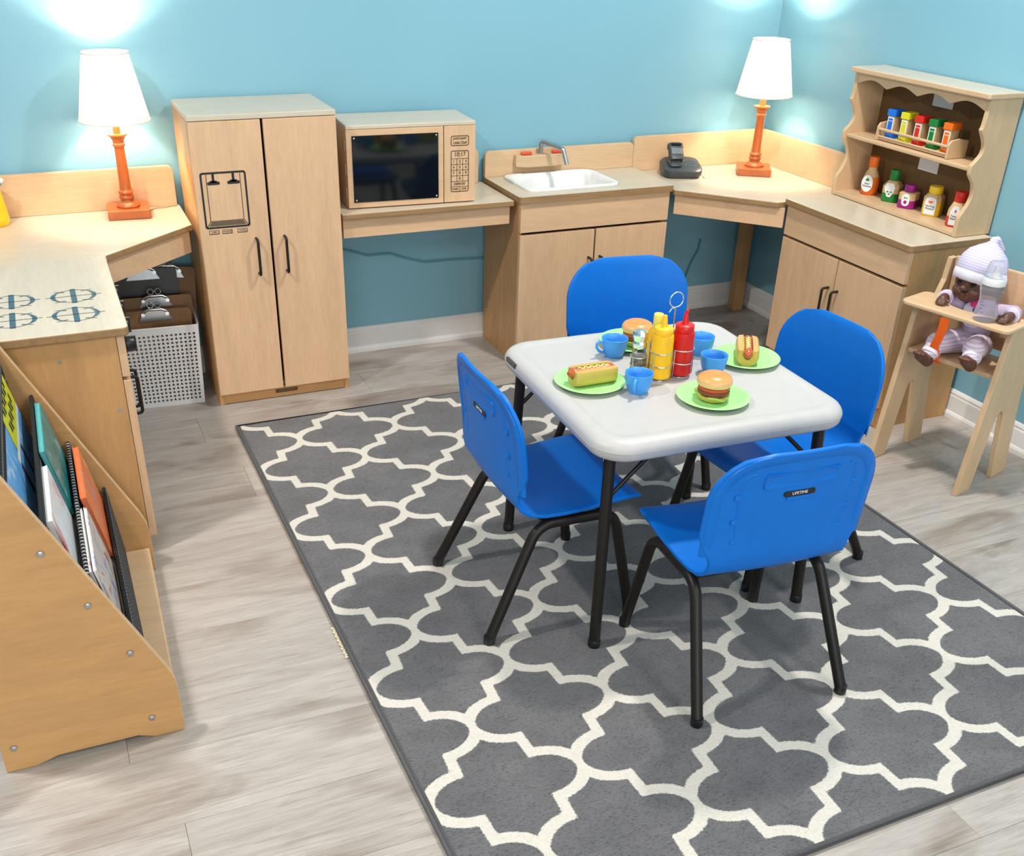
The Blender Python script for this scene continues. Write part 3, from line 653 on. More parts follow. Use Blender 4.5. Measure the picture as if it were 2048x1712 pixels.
m, nt, bs = nodes_of('frosted_bulb'); bs.inputs['Base Color'].default_value = (.9, .88, .82, 1); bs.inputs['Emission Color'].default_value = (1, .86, .66, 1); bs.inputs['Emission Strength'].default_value = 12; BULB = m
LAMPE = 9
lamp('wooden candlestick lamp with white shade by the refrigerator', (-.172, -.105, .5732), R(-4))
lamp('wooden candlestick lamp with white shade beside the phone', (2.02, -.195, .5732), R(-32))
tag(MB().tube([(-.112, -.075, .5755), (-.085, -.055, .5755), (-.06, -.055, .5755), (-.035, -.042, .5755), (-.020, -.036, .5755)], .0018, 6).build('lamp_cord', plain('clear_brown_cord', (.55, .38, .2), .4), None, smooth=60), 'thin lamp cord lying on the table by the refrigerator', 'cord')
cw = [ony(u, v, -.006) for u, v in ((668, 495), (705, 503), (735, 511), (780, 507), (815, 517), (850, 524), (905, 519), (975, 515))]
tag(MB().tube([(p.x, -.0052, p.z) for p in cw], .0036, 8).build('wall_cord', plain('teal_painted_cord', (.11, .30, .37), .5), None, smooth=60), 'painted cord running along the wall under the microwave bench', 'cord')
cv = [ony(u, v, -.006) for u, v in ((1402, 478), (1396, 500), (1382, 525), (1370, 555), (1362, 580))]
tag(MB().tube([(p.x, -.0052, p.z) for p in cv], .0035, 8).build('wall_cord', plain('teal_painted_cord_2', (.06, .22, .28), .5), None, smooth=60), 'thin cord hanging down the wall under the phone table', 'cord')

# ---------------------------------------------------------------- phone
ph = thing('cordless_phone', 'dark grey phone base with answering buttons on the corner table', 'phone', (1.735, -.150, .5735), R(-18))
def loft_rr(secs, n=5):
    mb = MB(); rings = [[(x, y, z+dz*((y-y0)/(y1-y0)) ) for x, y in rrect(x0, x1, y0, y1, r, n)] for (x0, x1, y0, y1, r, z, dz) in secs]; k = len(rings[0])
    fs = [(j*k+i, j*k+(i+1) % k, (j+1)*k+(i+1) % k, (j+1)*k+i) for j in range(len(secs)-1) for i in range(k)]
    fs += [tuple(range(k-1, -1, -1)), tuple((len(secs)-1)*k+i for i in range(k))]
    return mb.add([p for r_ in rings for p in r_], fs)
loft_rr([(-.062, .062, -.052, .060, .030, 0, 0), (-.070, .070, -.060, .066, .034, .012, 0), (-.072, .072, -.062, .066, .036, .026, .020), (-.066, .066, -.055, .060, .034, .032, .022)]).build('base_shell', GREYPH, ph, smooth=35)
bt = MB()
for i, (x, y) in enumerate([(.012, .02), (.026, .026), (.042, .024), (.056, .014), (.058, -.004), (.044, -.018), (.028, -.022), (.012, -.014), (.030, .004), (.044, .004)]):
    z = .032+.022*((y+.055)/.115); bt.box(x-.004, x+.004, y-.002, y+.002, z-.001, z+.0022)
bt.build('button', GREYPH2, ph)
loft_rr([(-.050, -.006, -.040, .030, .012, .040, .012), (-.046, -.010, -.036, .026, .010, .050, .012)]).build('cradle', GREYPH, ph, smooth=35)
hs = thing('phone_handset', 'dark grey cordless handset standing in its base', 'phone', (1.712, -.152, .631), R(-18))
hs.rotation_euler = (R(-46), 0, R(-18)); hs.scale = (1.22, 1.1, .66)
loft_rr([(-.018, .018, -.010, .012, .007, -.006, 0), (-.022, .022, -.012, .013, .008, .012, 0), (-.021, .021, -.010, .012, .008, .060, 0), (-.024, .024, -.013, .013, .010, .074, 0), (-.023, .023, -.012, .012, .010, .092, 0), (-.015, .015, -.008, .009, .006, .099, 0)]).build('shell', GREYPH, hs, smooth=40)
bx('screen', GLASSBLK, hs, -.015, .015, -.0135, -.0115, .070, .086, bevel=.001)
bx('keypad', GREYPH2, hs, -.016, .016, -.0135, -.0105, .022, .058, bevel=.001)
MB().tube([(.066, .02, .03), (.074, .01, .004), (.080, -.02, .0015), (.078, -.05, .0015)], .001, 6).build('cord', plain('clear_cord', (.6, .5, .38), .4), ph, smooth=60)

# ---------------------------------------------------------------- yellow pitcher at the stove end
pt = thing('toy_pitcher', 'yellow toy pitcher with blue and white top against the backsplash', 'pitcher', (-.543, -.105, .5735))
MB().lathe([(.036, 0), (.040, .006), (.041, .020), (.033, .085), (.031, .100), (.034, .106)], 24).build('body', YEL, pt, smooth=50)
MB().lathe([(.033, .1061), (.038, .112), (.037, .122), (.022, .134), (.008, .138)], 24).build('cap', plain('blue_cap', (.05, .18, .55), .4), pt, smooth=50)
MB().prism([(.026, .108), (.046, .122), (.042, .130), (.024, .124)], -.008, .008, 'y').build('spout', plain('cream_spout', (.85, .8, .6), .5), pt, bevel=.002)

# ---------------------------------------------------------------- basket and clipboards
HOLE = plain('shadowed_basket_inside', (.60, .59, .58), .6)
bk = thing('storage_basket', 'white plastic basket with triangular holes between stove and refrigerator', 'basket', (-.150, -.165, 0), R(-4))
def basket_wall(w0, w1, h, t, holes):
    """panel in local xz, tapered, with a field of triangular holes"""
    bm = bmesh.new(); nx, nz = holes
    def P(u, v): ww_ = w0+(w1-w0)*v; return Vector(((u-.5)*ww_, 0, v*h))
    def add(pts): bm.faces.new([bm.verts.new(p) for p in pts])
    m0, m1, mz0, mz1 = .03, .97, .05, .93
    add([P(0, 0), P(1, 0), P(1, mz0), P(0, mz0)]); add([P(0, mz1), P(1, mz1), P(1, 1), P(0, 1)])
    add([P(0, mz0), P(m0, mz0), P(m0, mz1), P(0, mz1)]); add([P(m1, mz0), P(1, mz0), P(1, mz1), P(m1, mz1)])
    du = (m1-m0)/nx; dv = (mz1-mz0)/nz
    for j in range(nz):
        for i in range(nx):
            u0, u1, v0, v1 = m0+i*du, m0+(i+1)*du, mz0+j*dv, mz0+(j+1)*dv
            cu, cv_ = (u0+u1)/2, (v0+v1)/2; k_ = (i+2*j) % 3; a0 = (90, 210, 330)[k_]+(180 if (i+j) % 2 else 0)
            tri = [(cu+du*.47*math.cos(R(a0+q_)), cv_+dv*.47*math.sin(R(a0+q_))) for q_ in (0, 120, 240)]
            sq = [(u1, v1), (u0, v1), (u0, v0), (u1, v0)]
            # bridge square corners to triangle by angle
            sq_a = sorted([(math.atan2((v-cv_)/dv, (u-cu)/du), (u, v)) for u, v in sq]); tr_a = sorted([(math.atan2((v-cv_)/dv, (u-cu)/du), (u, v)) for u, v in tri])
            tv = [bm.verts.new(P(*p)) for _, p in tr_a]; sv = [bm.verts.new(P(*p)) for _, p in sq_a]
            # walk both loops
            it = 0; is_ = 0; nt_, ns_ = 3, 4
            while it < nt_ or is_ < ns_:
                at_ = tr_a[it % 3][0]+(2*math.pi if it >= 3 else 0); as_ = sq_a[is_ % 4][0]+(2*math.pi if is_ >= 4 else 0)
                na = tr_a[(it+1) % 3][0]+(2*math.pi if it+1 >= 3 else 0); ns2 = sq_a[(is_+1) % 4][0]+(2*math.pi if is_+1 >= 4 else 0)
                if is_ < ns_ and (it >= nt_ or ns2 <= na): f_ = (sv[is_ % 4], sv[(is_+1) % 4], tv[it % 3]); is_ += 1
                else: f_ = (tv[it % 3], sv[is_ % 4], tv[(it+1) % 3]); it += 1
                try: bm.faces.new(f_)
                except Exception: pass
    bmesh.ops.remove_doubles(bm, verts=bm.verts, dist=1e-6); bmesh.ops.recalc_face_normals(bm, faces=bm.faces)
    me_ = bpy.data.meshes.new('side_wall'); bm.to_mesh(me_); bm.free(); me_.materials.append(WHITEB); return me_
WHITEB = plain('white_basket_plastic', (.74, .73, .73), .4, var=.02)
bw0, bw1, bd0, bd1, bh = .228, .246, .165, .180, .262
def wall_part(me_, loc, rot):
    o = bpy.data.objects.new('side_wall', me_); COL.objects.link(o); o.parent = bk; o.location = loc; o.rotation_euler = rot
    s_ = o.modifiers.new('thick', 'SOLIDIFY'); s_.thickness = .0025; s_.offset = 0; return o
mf = basket_wall(bw0, bw1, bh, .0025, (17, 18)); ms = basket_wall(bd0, bd1, bh, .0025, (12, 18)); lean = math.atan((bw1-bw0)/2/bh)
wall_part(mf, (0, -bd0/2, 0), (lean, 0, 0)); wall_part(mf, (0, bd0/2, 0), (-lean, 0, 0)); wall_part(ms, (bw0/2, 0, 0), (lean, 0, R(90))); wall_part(ms, (-bw0/2, 0, 0), (-lean, 0, R(90)))
MB().prism(rrect(-bw0/2, bw0/2, -bd0/2, bd0/2, .01), 0, .003, 'z').build('bottom', WHITEB, bk)
MB().tube([(x, y, bh) for x, y in rrect(-bw1/2, bw1/2, -bd1/2, bd1/2, .008)], .0035, 8, closed=True).build('rim', WHITEB, bk, smooth=60)
BOARD = wood('brown_clipboard_hardboard', (.25, .125, .05), 'z', .55, .9)
def clipboard(label, loc, lean_, rz, w=.225, h=.31, mat=None, roll=0):
    t = thing('clipboard', label, 'clipboard', loc, 0, 'clipboards under the corner table'); t.rotation_euler = (lean_, roll, rz)
    MB().prism(rrect(-w/2, w/2, 0, h, .012), -.0015, .0015, 'y').build('board', mat or BOARD, t, bevel=.0005)
    c = MB(); c.prism([(-.052, h-.034), (.052, h-.034), (.040, h-.014), (.022, h-.002), (-.022, h-.002), (-.040, h-.014)], -.006, -.0022, 'y')
    cl = c.build('clip', STEEL, t, bevel=.001)
    c2 = MB(); c2.tube([(-.036, -.008, h-.004), (-.02, -.010, h+.004), (.02, -.010, h+.004), (.036, -.008, h-.004)], .004, 8)
    for s_ in (-1, 1):
        c2.tube([(s_*.011+.009*math.cos(2*math.pi*i/14), -.008, h+.017+.009*math.sin(2*math.pi*i/14)) for i in range(14)], .002, 6, closed=True); c2.lathe([(.006, -.002), (.006, .002)], 10, (s_*.036, -.008, h-.012), axis='y')
    c2.build('clip_lever', CHROME, cl, smooth=60); return t
clipboard('brown clipboard with chrome clip standing nearest the front of the basket', (-.150, -.205, .004), R(-3), R(-4), .215, .296)
clipboard('brown clipboard leaning behind the front one in the basket', (-.140, -.170, .004), R(-6), R(-4), .220, .322)
clipboard('black clipboard at the middle of the basket, tilted back', (-.165, -.140, .004), R(-7), R(-4), .205, .400, mat=BLACKP)
clipboard('brown clipboard at the very back of the basket, tilted sideways', (-.120, -.112, .004), R(-6), R(-4), .17, .395, roll=R(5))

# ---------------------------------------------------------------- bookshelf with books
bsf = thing('book_display', 'plywood tiered book display with sloping sides beside the stove', 'bookshelf', (-.49, -1.48, 0))
OX, OY = -.49, -1.48
def slope_panel(y0, y1, fx, nm='side_panel'):
    sl = [(-.652, .76), (-.612, .76), (-.600, .75)]
    pts = [(-.652, .0), (-.652, .76), (-.615, .76), (fx-.010, .165), (fx-.002, .145), (fx+.004, .125), (fx+.006, .10), (fx+.006, .0), (fx-.05, 0), (fx-.065, .006), (fx-.08, .012), (-.56, .012), (-.58, .006), (-.60, 0)]
    return MB().prism([(x-OX, z) for x, z in pts], y0-OY, y1-OY, 'y', 0, 1).build(nm, [PLYX, PALEX], bsf, bevel=.0025)
slope_panel(-1.792, -1.776, -.337); slope_panel(-1.196, -1.180, -.317)
MB().prism([(-.652-OX, -1.7755-OY), (-.334-OX, -1.7755-OY), (-.318-OX, -1.1965-OY), (-.652-OX, -1.1965-OY)], .052, .066, 'z').build('bottom_board', PALEX, bsf, bevel=.004)
MB().prism([(-.336-.02-OX, -1.7755-OY), (-.336-OX, -1.7755-OY), (-.320-OX, -1.1965-OY), (-.340-OX, -1.1965-OY)], .002, .0515, 'z').build('kick_plate', PALEX, bsf)
bx('back_panel', HARD, bsf, -.652-OX, -.646-OX, -1.7755-OY, -1.1965-OY, .067, .72)
for x, z in ((-.511, .449), (-.456, .329), (-.403, .209), (-.387, .049), (-.63, .055)):
    MB().lathe([(.0065, 0), (.006, .002), (.002, .0035)], 14, (x-OX, -1.7925-OY, z), axis='y').build('screw', STEEL, bsf, smooth=50)
def fabric_mat():
    m, nt, bs = nodes_of('black_woven_strap_fabric'); bs.inputs['Roughness'].default_value = .85
    v = coords(nt, (1, 1, 1)); sx = N(nt, 'ShaderNodeSeparateXYZ'); L(nt, v, sx.inputs[0])
    def sine(o_, f_): 
        a = N(nt, 'ShaderNodeMath', operation='MULTIPLY'); a.inputs[1].default_value = f_; L(nt, o_, a.inputs[0]); b = N(nt, 'ShaderNodeMath', operation='SINE'); L(nt, a.outputs[0], b.inputs[0]); return b.outputs[0]
    s1 = sine(sx.outputs['Z'], 190); s2 = sine(sx.outputs['Y'], 500); mn = N(nt, 'ShaderNodeMath', operation='MINIMUM'); L(nt, s1, mn.inputs[0]); L(nt, s2, mn.inputs[1])
    L(nt, ramp(nt, mn.outputs[0], ((.52, (.006, .006, .007)), (.60, (.42, .42, .44)))), bs.inputs['Base Color']); bump(nt, bs, mn.outputs[0], .4, .001); return m
FAB = fabric_mat()
LEAN = .20
def leaning(ln, x, z, y0, y1, h, t):
    """slab leaning back: top edge at (x,z), going down by h; thickness t"""
    d = Vector((LEAN if ln is None else ln, 0, -1)).normalized(); n = Vector((-d.z, 0, d.x)); mb = MB(); T = Vector((x, 0, z))
    v_ = []
    for y_ in (y0, y1):
        for a, b in ((0, 0), (0, t), (h, t), (h, 0)): p = T+d*a+n*b; v_.append((p.x, y_, p.z))
    return mb.add(v_, [(0, 1, 2, 3), (7, 6, 5, 4), (0, 4, 5, 1), (1, 5, 6, 2), (2, 6, 7, 3), (3, 7, 4, 0)])
for x, z in ((-.555, .610), (-.504, .490), (-.452, .372), (-.397, .246)):
    o = leaning(.10, x-OX, z, -1.773-OY, -1.199-OY, z-.072, .008).build('divider', FAB, bsf, bevel=.003)
for x0_, x1_, z_ in ((-.545, -.503, .405), (-.490, -.453, .329), (-.436, -.399, .219)): bx('ledge', PALEX, bsf, x0_-OX, x1_-OX, -1.773-OY, -1.199-OY, z_-.012, z_)
def cover_mat(nm, c1, c2, c3, sc_):
    m, nt, bs = nodes_of(nm); bs.inputs['Roughness'].default_value = .35; v = coords(nt, (1, 1, 1))
    f = noise(nt, v, sc_, 3, .6, 1.5); L(nt, ramp(nt, f, ((.34, c1), (.47, c2), (.58, c2), (.66, c3))), bs.inputs['Base Color']); return m
def book(label, x, z, y0, y1, h, t, cover, spine, pages=PAPER, art=None):
    th = thing('picture_book', label, 'book', (x, (y0+y1)/2, z-h*.96))
    a, b = (y0-y1)/2, (y1-y0)/2; X0, Z0 = 0, h*.96
    leaning(None, X0, Z0, a, b, h, .0016).build('back_cover', spine, th)
    leaning(None, X0+.0017, Z0-.002, a+.002, b-.002, h-.003, t-.0034).build('pages', pages, th)
    cv_ = leaning(None, X0+t-.0016, Z0-.0004, a, b, h, .0016).build('front_cover', cover, th)
    if art: art(th, cv_, X0+t, Z0)
    return th
def art_blue(th, cv_, x, z):
    YL = plain('yellow_title_patch', (.72, .70, .02), .4); CR_ = plain('cream_band', (.80, .78, .66), .5); DK = plain('dark_purple_print', (.05, .03, .06), .5)
    dz = lambda a: (x+.0004+LEAN/math.hypot(1, LEAN)*a, z-a/math.hypot(1, LEAN))
    for (a0, y0_, y1_, h_, m_, nm) in ((.045, .02, .252, .085, YL, 'title_patch'), (.131, -.02, .252, .012, CR_, 'band_print'), (.150, -.02, .0, .06, DK, 'figure_print'), (.150, .07, .085, .06, DK, 'figure_print')):
        px_, pz_ = dz(a0); leaning(None, px_, pz_, y0_, y1_, h_, .0007).build(nm, m_, cv_)
    tp_ = MB()
    for r_ in range(2):
        for k_ in range(7):
            px_, pz_ = dz(.062+.030*r_+.006*(k_ % 2)); q_ = leaning(None, px_+.0008, pz_, .055+.024*k_, .068+.024*k_, .014+.004*((k_*3+r_) % 3), .0006); tp_.add(q_.v, q_.f)
    tp_.build('title_print', INK, cv_)
book('large sky blue picture book with yellow title patch in the display', -.566, .625, -1.755, -1.235, .22, .010, cover_mat('blue_cover', (.04, .20, .55), (.16, .45, .85), (.55, .75, .92), 9), PAPER, art=art_blue)
book('teal hardcover picture book in the display', -.494, .490, -1.485, -1.245, .15, .011, cover_mat('teal_cover', (.005, .10, .11), (.02, .24, .24), (.25, .42, .42), 14), plain('teal_spine', (.05, .33, .34), .4), plain('teal_page_block', (.10, .40, .42), .5))
book('white picture book with red spine edges in the display', -.497, .476, -1.735, -1.515, .15, .013, cover_mat('white_cover', (.55, .03, .03), (.80, .80, .81), (.84, .84, .86), 5), plain('red_back_cover', (.60, .06, .06), .4))
book('orange hardcover picture book in the display', -.440, .375, -1.480, -1.240, .15, .012, cover_mat('orange_cover', (.30, .32, .45), (.80, .18, .05), (.85, .35, .15), 10), plain('orange_spine', (.75, .16, .05), .4), plain('orange_page_block', (.70, .18, .06), .5))
book('thin white picture book with striped cover in the display', -.447, .370, -1.750, -1.510, .15, .007, cover_mat('striped_cover', (.40, .10, .10), (.66, .60, .55), (.80, .80, .78), 22), PAPER)
book('thin white and blue picture book in the display', -.437, .368, -1.745, -1.505, .15, .006, cover_mat('grey_cover', (.10, .14, .45), (.62, .55, .50), (.42, .12, .10), 16), PAPER)

# ---------------------------------------------------------------- play table
TZ = .515; TROT = R(-2.2)
tb = thing('play_table', 'white square plastic play table with black folding legs on the rug', 'table', (.804, -1.613, RT), TROT)
hT = TZ-RT; a_ = .295
secs = []
for ins, z, r in ((.024, hT-.0425, .052), (.008, hT-.0415, .066), (.003, hT-.036, .071), (.0005, hT-.0245, .075), (.0018, hT-.0235, .074), (0, hT-.0225, .075), (.0008, hT-.018, .074), (.0035, hT-.012, .072), (.008, hT-.0065, .068), (.015, hT-.0025, .062), (.023, hT-.0004, .055), (.030, hT, .048), (.037, hT-.0006, .042), (.043, hT-.0026, .037), (.048, hT-.0030, .034)):
    secs.append((-a_+ins, a_-ins, -a_+ins, a_-ins, r, z, 0))
loft_rr(secs, 10).build('tabletop', TABLEW, tb, smooth=50)
for i, (sx_, sy_) in enumerate(((-1, -1), (-1, 1), (1, -1), (1, 1))):
    lg = MB().tube([(sx_*.262, sy_*.258, 0), (sx_*.250, sy_*.236, hT-.042)], .0125, 14).build('leg', BLACKM, tb, smooth=60)
    MB().lathe([(.0135, 0), (.0140, .003), (.0138, .016), (.0128, .018)], 14, (sx_*.262, sy_*.258, 0)).build('foot_cap', BLACKP, lg, smooth=50)
    MB().tube([(sx_*.2535, sy_*.238, hT-.15), (sx_*.14, sy_*.236, hT-.042)], .0048, 8).build('brace', BLACKM, tb, smooth=60)
for sx_ in (-1, 1): MB().tube([(sx_*.250, -.236, hT-.050), (sx_*.250, .236, hT-.050)], .010, 10).build('crossbar', BLACKM, tb, smooth=60)
lp = bx('badge', plain('dark_badge', (.05, .045, .04), .4), tb, -a_-.0006, -a_+.006, .168, .222, hT-.0205, hT-.0095, bevel=.0008)
text('lettering', 'LIFETIME', .0105, plain('badge_grey', (.22, .21, .20), .4), lp, (-a_-.0010, .195, hT-.015), rot=(R(90), 0, R(-90)))

# ---------------------------------------------------------------- chairs
def shell_mesh():
    # side profile: (y forward, z)
    P = [(.196, .268), (.193, .282), (.182, .292), (.165, .297), (.12, .294), (.06, .288), (.0, .286), (-.045, .288), (-.075, .294), (-.096, .306), (-.109, .325), (-.114, .350), (-.117, .39), (-.122, .44), (-.129, .50), (-.136, .545), (-.140, .569), (-.144, .576)]
    # resample
    pts = [Vector((0, y, z)) for y, z in P]; cum = [0]
    for i in range(1, len(pts)): cum.append(cum[-1]+(pts[i]-pts[i-1]).length)
    n, mcol = 44, 25; tot = cum[-1]; g = []
    for i in range(n):
        s_ = tot*i/(n-1); k = max(j for j in range(len(cum)) if cum[j] <= s_+1e-9); k = min(k, len(cum)-2)
        p = pts[k].lerp(pts[k+1], (s_-cum[k])/(cum[k+1]-cum[k])); a = s_; b = tot-s_
        back = min(max((p.z-.30)/.10, 0), 1)
        w = .158+.018*back if back > 0 else .158
        if .05 < a: w += 0
        w -= .012*math.exp(-((p.z-.335)/.03)**2)*(1 if p.y < -.05 else 0)
        rf = .045 if a < .2 else None; hwid = w
        if a < .05: hwid = w-.05+math.sqrt(max(0, .05**2-(.05-a)**2))
        rb = .105
        if b < rb: hwid = w-rb+math.sqrt(max(0, rb**2-(rb-b)**2))
        row = []
        for j in range(mcol):
            u = -1+2*j/(mcol-1); x = hwid*u; q_ = (x/w)
            y_ = p.y+.020*back*q_*q_; z_ = p.z+(.010*q_*q_ if back < 1 else 0)*(1-back)-.004*abs(q_)**8*(1-back)
            row.append((x, y_, z_))
        g.append(row)
    mb = MB(); fs = [(i*mcol+j, i*mcol+j+1, (i+1)*mcol+j+1, (i+1)*mcol+j) for i in range(n-1) for j in range(mcol-1)]
    mb.add([p for r_ in g for p in r_], fs); return mb
CHLAB = []
def make_chair():
    t = thing('kids_chair', 'x', 'chair', (0, 0, RT), 0, 'blue plastic chairs around the play table')
    sh = shell_mesh().build('seat_shell', BLUE, t, smooth=80)
    s_ = sh.modifiers.new('thick', 'SOLIDIFY'); s_.thickness = .0085; s_.offset = 1; b_ = sh.modifiers.new('bevel', 'BEVEL'); b_.width = .003; b_.segments = 2; b_.limit_method = 'ANGLE'; b_.angle_limit = R(50)
    # rear details on the backrest
    def back_y(z): return float(np.interp(z, [.33, .35, .39, .44, .5, .545, .569, .576], [-.110, -.114, -.117, -.122, -.129, -.136, -.140, -.144]))-.0085
    rim = MB(); path = [(-1, .37), (-1, .40), (-1, .435), (-1, .471)]
    def rp_(k_, rr):   # point at inset rr along the rim path
        n1 = 5; n2 = 9
        pts_ = [(-.176+rr, .355+.116*i_/n1) for i_ in range(n1)]+[(-.071-(.105-rr)*math.cos(R(90*i_/n2)), .471+(.105-rr)*math.sin(R(90*i_/n2))) for i_ in range(n2+1)]
        pts_ += [(-x_, z_) for x_, z_ in pts_[::-1]]; return pts_[k_]
    K_ = 30; vv_ = []
    for k_ in range(K_):
        for rr, hh_ in ((.003, -.003), (.005, .0028), (.021, .0036), (.027, -.003)): x_, z_ = rp_(k_, rr); vv_.append((x_, back_y(z_)-hh_+.020*(x_/.176)**2, z_))
    rim.add(vv_, [(k_*4+q_, k_*4+q_+1, k_*4+q_+5, k_*4+q_+4) for k_ in range(K_-1) for q_ in range(3)]); rim.build('rear_rim', BLUE, sh, smooth=60)
    gp = MB()
    ro = rrect(-.082, .082, .498, .534, .010); ri = rrect(-.072, .072, .505, .529, .006); k = len(ro)
    lean_ = .155
    def pv(x, z, o_): return (x, back_y(z)-o_+.020*(x/.176)**2, z)
    gp.add([pv(x, z, -.002) for x, z in ro]+[pv(x, z, .0035) for x, z in rrect(-.079, .079, .500, .5325, .009)]+[pv(x, z, .0035) for x, z in ri]+[pv(x, z, .0006) for x, z in rrect(-.068, .068, .509, .526, .004)],
           [(j*k+i, (j+1)*k+i, (j+1)*k+(i+1) % k, j*k+(i+1) % k) for j in range(3) for i in range(k)]+[tuple(3*k+i for i in range(k))])
    gp.build('grip_recess', BLUE, sh, smooth=40)
    for s2 in (-1, 1):
        rb_ = MB()
        pl_ = [(s2*.098, .535), (s2*.112, .530), (s2*.118, .515), (s2*.118, .47), (s2*.114, .42), (s2*.104, .37), (s2*.098, .35)]
        rb_.tube([pv(x, z, -.0028) for x, z in pl_], .0042, 8)
        rb_.build('rear_rib', BLUE, sh, smooth=60)
    for s2 in (-1, 1):
        for x, z in ((.124, .485), (.121, .43), (.114, .385), (.104, .345)):
            p = pv(s2*x, z, -.001); MB().lathe([(.0062, 0), (.0062, .003), (.0035, .0042)], 12, p, axis='y').build('stud', BLUE, sh, smooth=50)
    lg_ = MB().prism(rrect(-.033, .033, .478, .489, .004), back_y(.4835)-.0015, back_y(.4835)+.004, 'y').build('badge', BLACKP, sh)
    text('lettering', 'LIFETIME', .0085, WHITE, lg_, (0, back_y(.4835)-.0017, .4835))
    MB().prism(rrect(-.026, .026, .470, .4765, .003), back_y(.473)-.0025, back_y(.473)+.002, 'y').build('badge_lip', BLUE, sh, bevel=.001)
    zt_ = .262
    for s2 in (-1, 1):
        p0, p1, p2, p3 = (s2*.167, -.1725, .010), (s2*.140, -.055, zt_), (s2*.140, .128, zt_-.004), (s2*.165, .1725, .010)
        c1 = arcpts(p0, p1, p2, .055, 9); c2 = arcpts(p1, p2, p3, .045, 9)
        MB().tube([p0]+c1+c2+[p3], .0118, 12).build('leg_frame', BLACKM, t, smooth=60)
        for q_ in (p0, p3): MB().lathe([(.0118, -.0098), (.0127, -.008), (.0127, .008), (.0121, .010)], 12, q_).build('foot_cap', BLACKP, t, smooth=50)
    for yy in (-.035, .10): MB().tube([(-.140, yy, zt_), (.140, yy, zt_)], .008, 10).build('seat_bar', BLACKM, t, smooth=60)
    return t
ch0 = make_chair()
CH = [((.783, -2.003), -4.3, 'blue plastic kids chair with its back turned, opposite the chair by the sink'), ((.496, -1.604), -90.5, 'blue plastic kids chair on the refrigerator and bookshelf side of the table'),
      ((1.135, -1.628), 93, 'blue plastic kids chair between the table and the highchair'), ((1.015, -1.150), 172, 'blue plastic kids chair on the sink cabinet side of the table')]
for i, ((x, y), a, lab) in enumerate(CH):
    o = ch0 if i == 0 else copy_tree(ch0)
    o.location = (x, y, RT); o.rotation_euler = (0, 0, R(a)); o['label'] = lab

# ---------------------------------------------------------------- tableware and food
TT = TZ-.0030
def plate(x, y, lab):
    mb = MB(); mb.lathe([(.0, .0012), (.047, .0012), (.049, .0), (.052, .0), (.056, .003), (.074, .0095), (.0765, .0105), (.0775, .0112), (.0765, .0122), (.073, .0118), (.056, .0055), (.051, .0032), (.0, .0032)], 48, caps=False)
    return tag(mb.build('plate', LIME, None, smooth=60, loc=(x, y, TT+.0005)), lab, 'plate', 'lime green plates on the play table')
PLT = [(0.617, -1.6026), (0.8256, -1.7659), (1.0213, -1.6046), (0.8216, -1.4256)]
for (x, y), lab in zip(PLT, ('lime green plate under the hot dog near the table badge', 'lime green plate under the hamburger at the corner of two chairs', 'lime green plate under the hot dog near the highchair side', 'lime green plate under the hamburger near the sink side')): plate(x, y, lab)
BUN = None
def bun_mat(nm, top, side, z0, z1):
    m, nt, bs = nodes_of(nm); bs.inputs['Roughness'].default_value = .3; v = coords(nt, (1, 1, 1)); sx = N(nt, 'ShaderNodeSeparateXYZ'); L(nt, v, sx.inputs[0])
    mr = N(nt, 'ShaderNodeMapRange'); mr.inputs['From Min'].default_value = z0; mr.inputs['From Max'].default_value = z1; L(nt, sx.outputs['Z'], mr.inputs[0])
    L(nt, ramp(nt, mr.outputs[0], ((0, side), (1, top))), bs.inputs['Base Color']); return m
BUNT = bun_mat('painted_burger_bun', (.83, .27, .06), (.80, .50, .21), .041, .056)
BUNS = plain('painted_bun_wood', (.55, .40, .075), .4); BUNTOP = plain('painted_bun_top', (.86, .36, .10), .35); CREAM = plain('cream_bun_inside', (.84, .74, .52), .5)
PATTY = plain('painted_patty', (.20, .045, .018), .5); TOM = plain('painted_tomato', (.55, .07, .02), .45); LETT = plain('green_felt_lettuce', (.42, .60, .10), .7); SAUS = plain('painted_sausage', (.48, .10, .025), .22)
MUST = plain('painted_mustard', (.80, .72, .25), .35)
def burger(x, y, lab, rz=0):
    t = thing('toy_hamburger', lab, 'hamburger', (x, y, TT+.0040), rz)
    MB().lathe([(.026, 0), (.032, .003), (.0345, .008), (.033, .0125)], 32).build('bottom_bun', BUNS, t, smooth=60)
    le = MB(); n = 28; vs_ = [(0, 0, .0135)]
    for i in range(n):
        a = 2*math.pi*i/n; r = .037+.006*math.sin(3*a+1)+.003*math.sin(7*a); vs_.append((r*math.cos(a), r*math.sin(a), .0128+.0022*math.sin(5*a)))
    le.add(vs_, [(0, 1+i, 1+(i+1) % n) for i in range(n)]); lo = le.build('lettuce', LETT, t, smooth=60); s_ = lo.modifiers.new('thick', 'SOLIDIFY'); s_.thickness = .0014
    MB().lathe([(.032, .0146), (.0335, .016), (.0340, .021), (.033, .0238)], 32).build('patty', PATTY, t, smooth=50)
    MB().lathe([(.032, .0240), (.0335, .0255), (.0335, .0295), (.032, .0310)], 32).build('tomato', TOM, t, smooth=50)
    MB().lathe([(.030, .0312), (.0355, .0335), (.0375, .0385), (.0370, .044), (.0335, .050), (.0260, .0545), (.015, .057), (.003, .058)], 36).build('top_bun', BUNT, t, smooth=70)
burger(0.8256, -1.7659, 'toy hamburger with layered bun on the plate at the table corner'); burger(0.8295, -1.4334, 'toy hamburger partly behind the condiment caddy', 1)
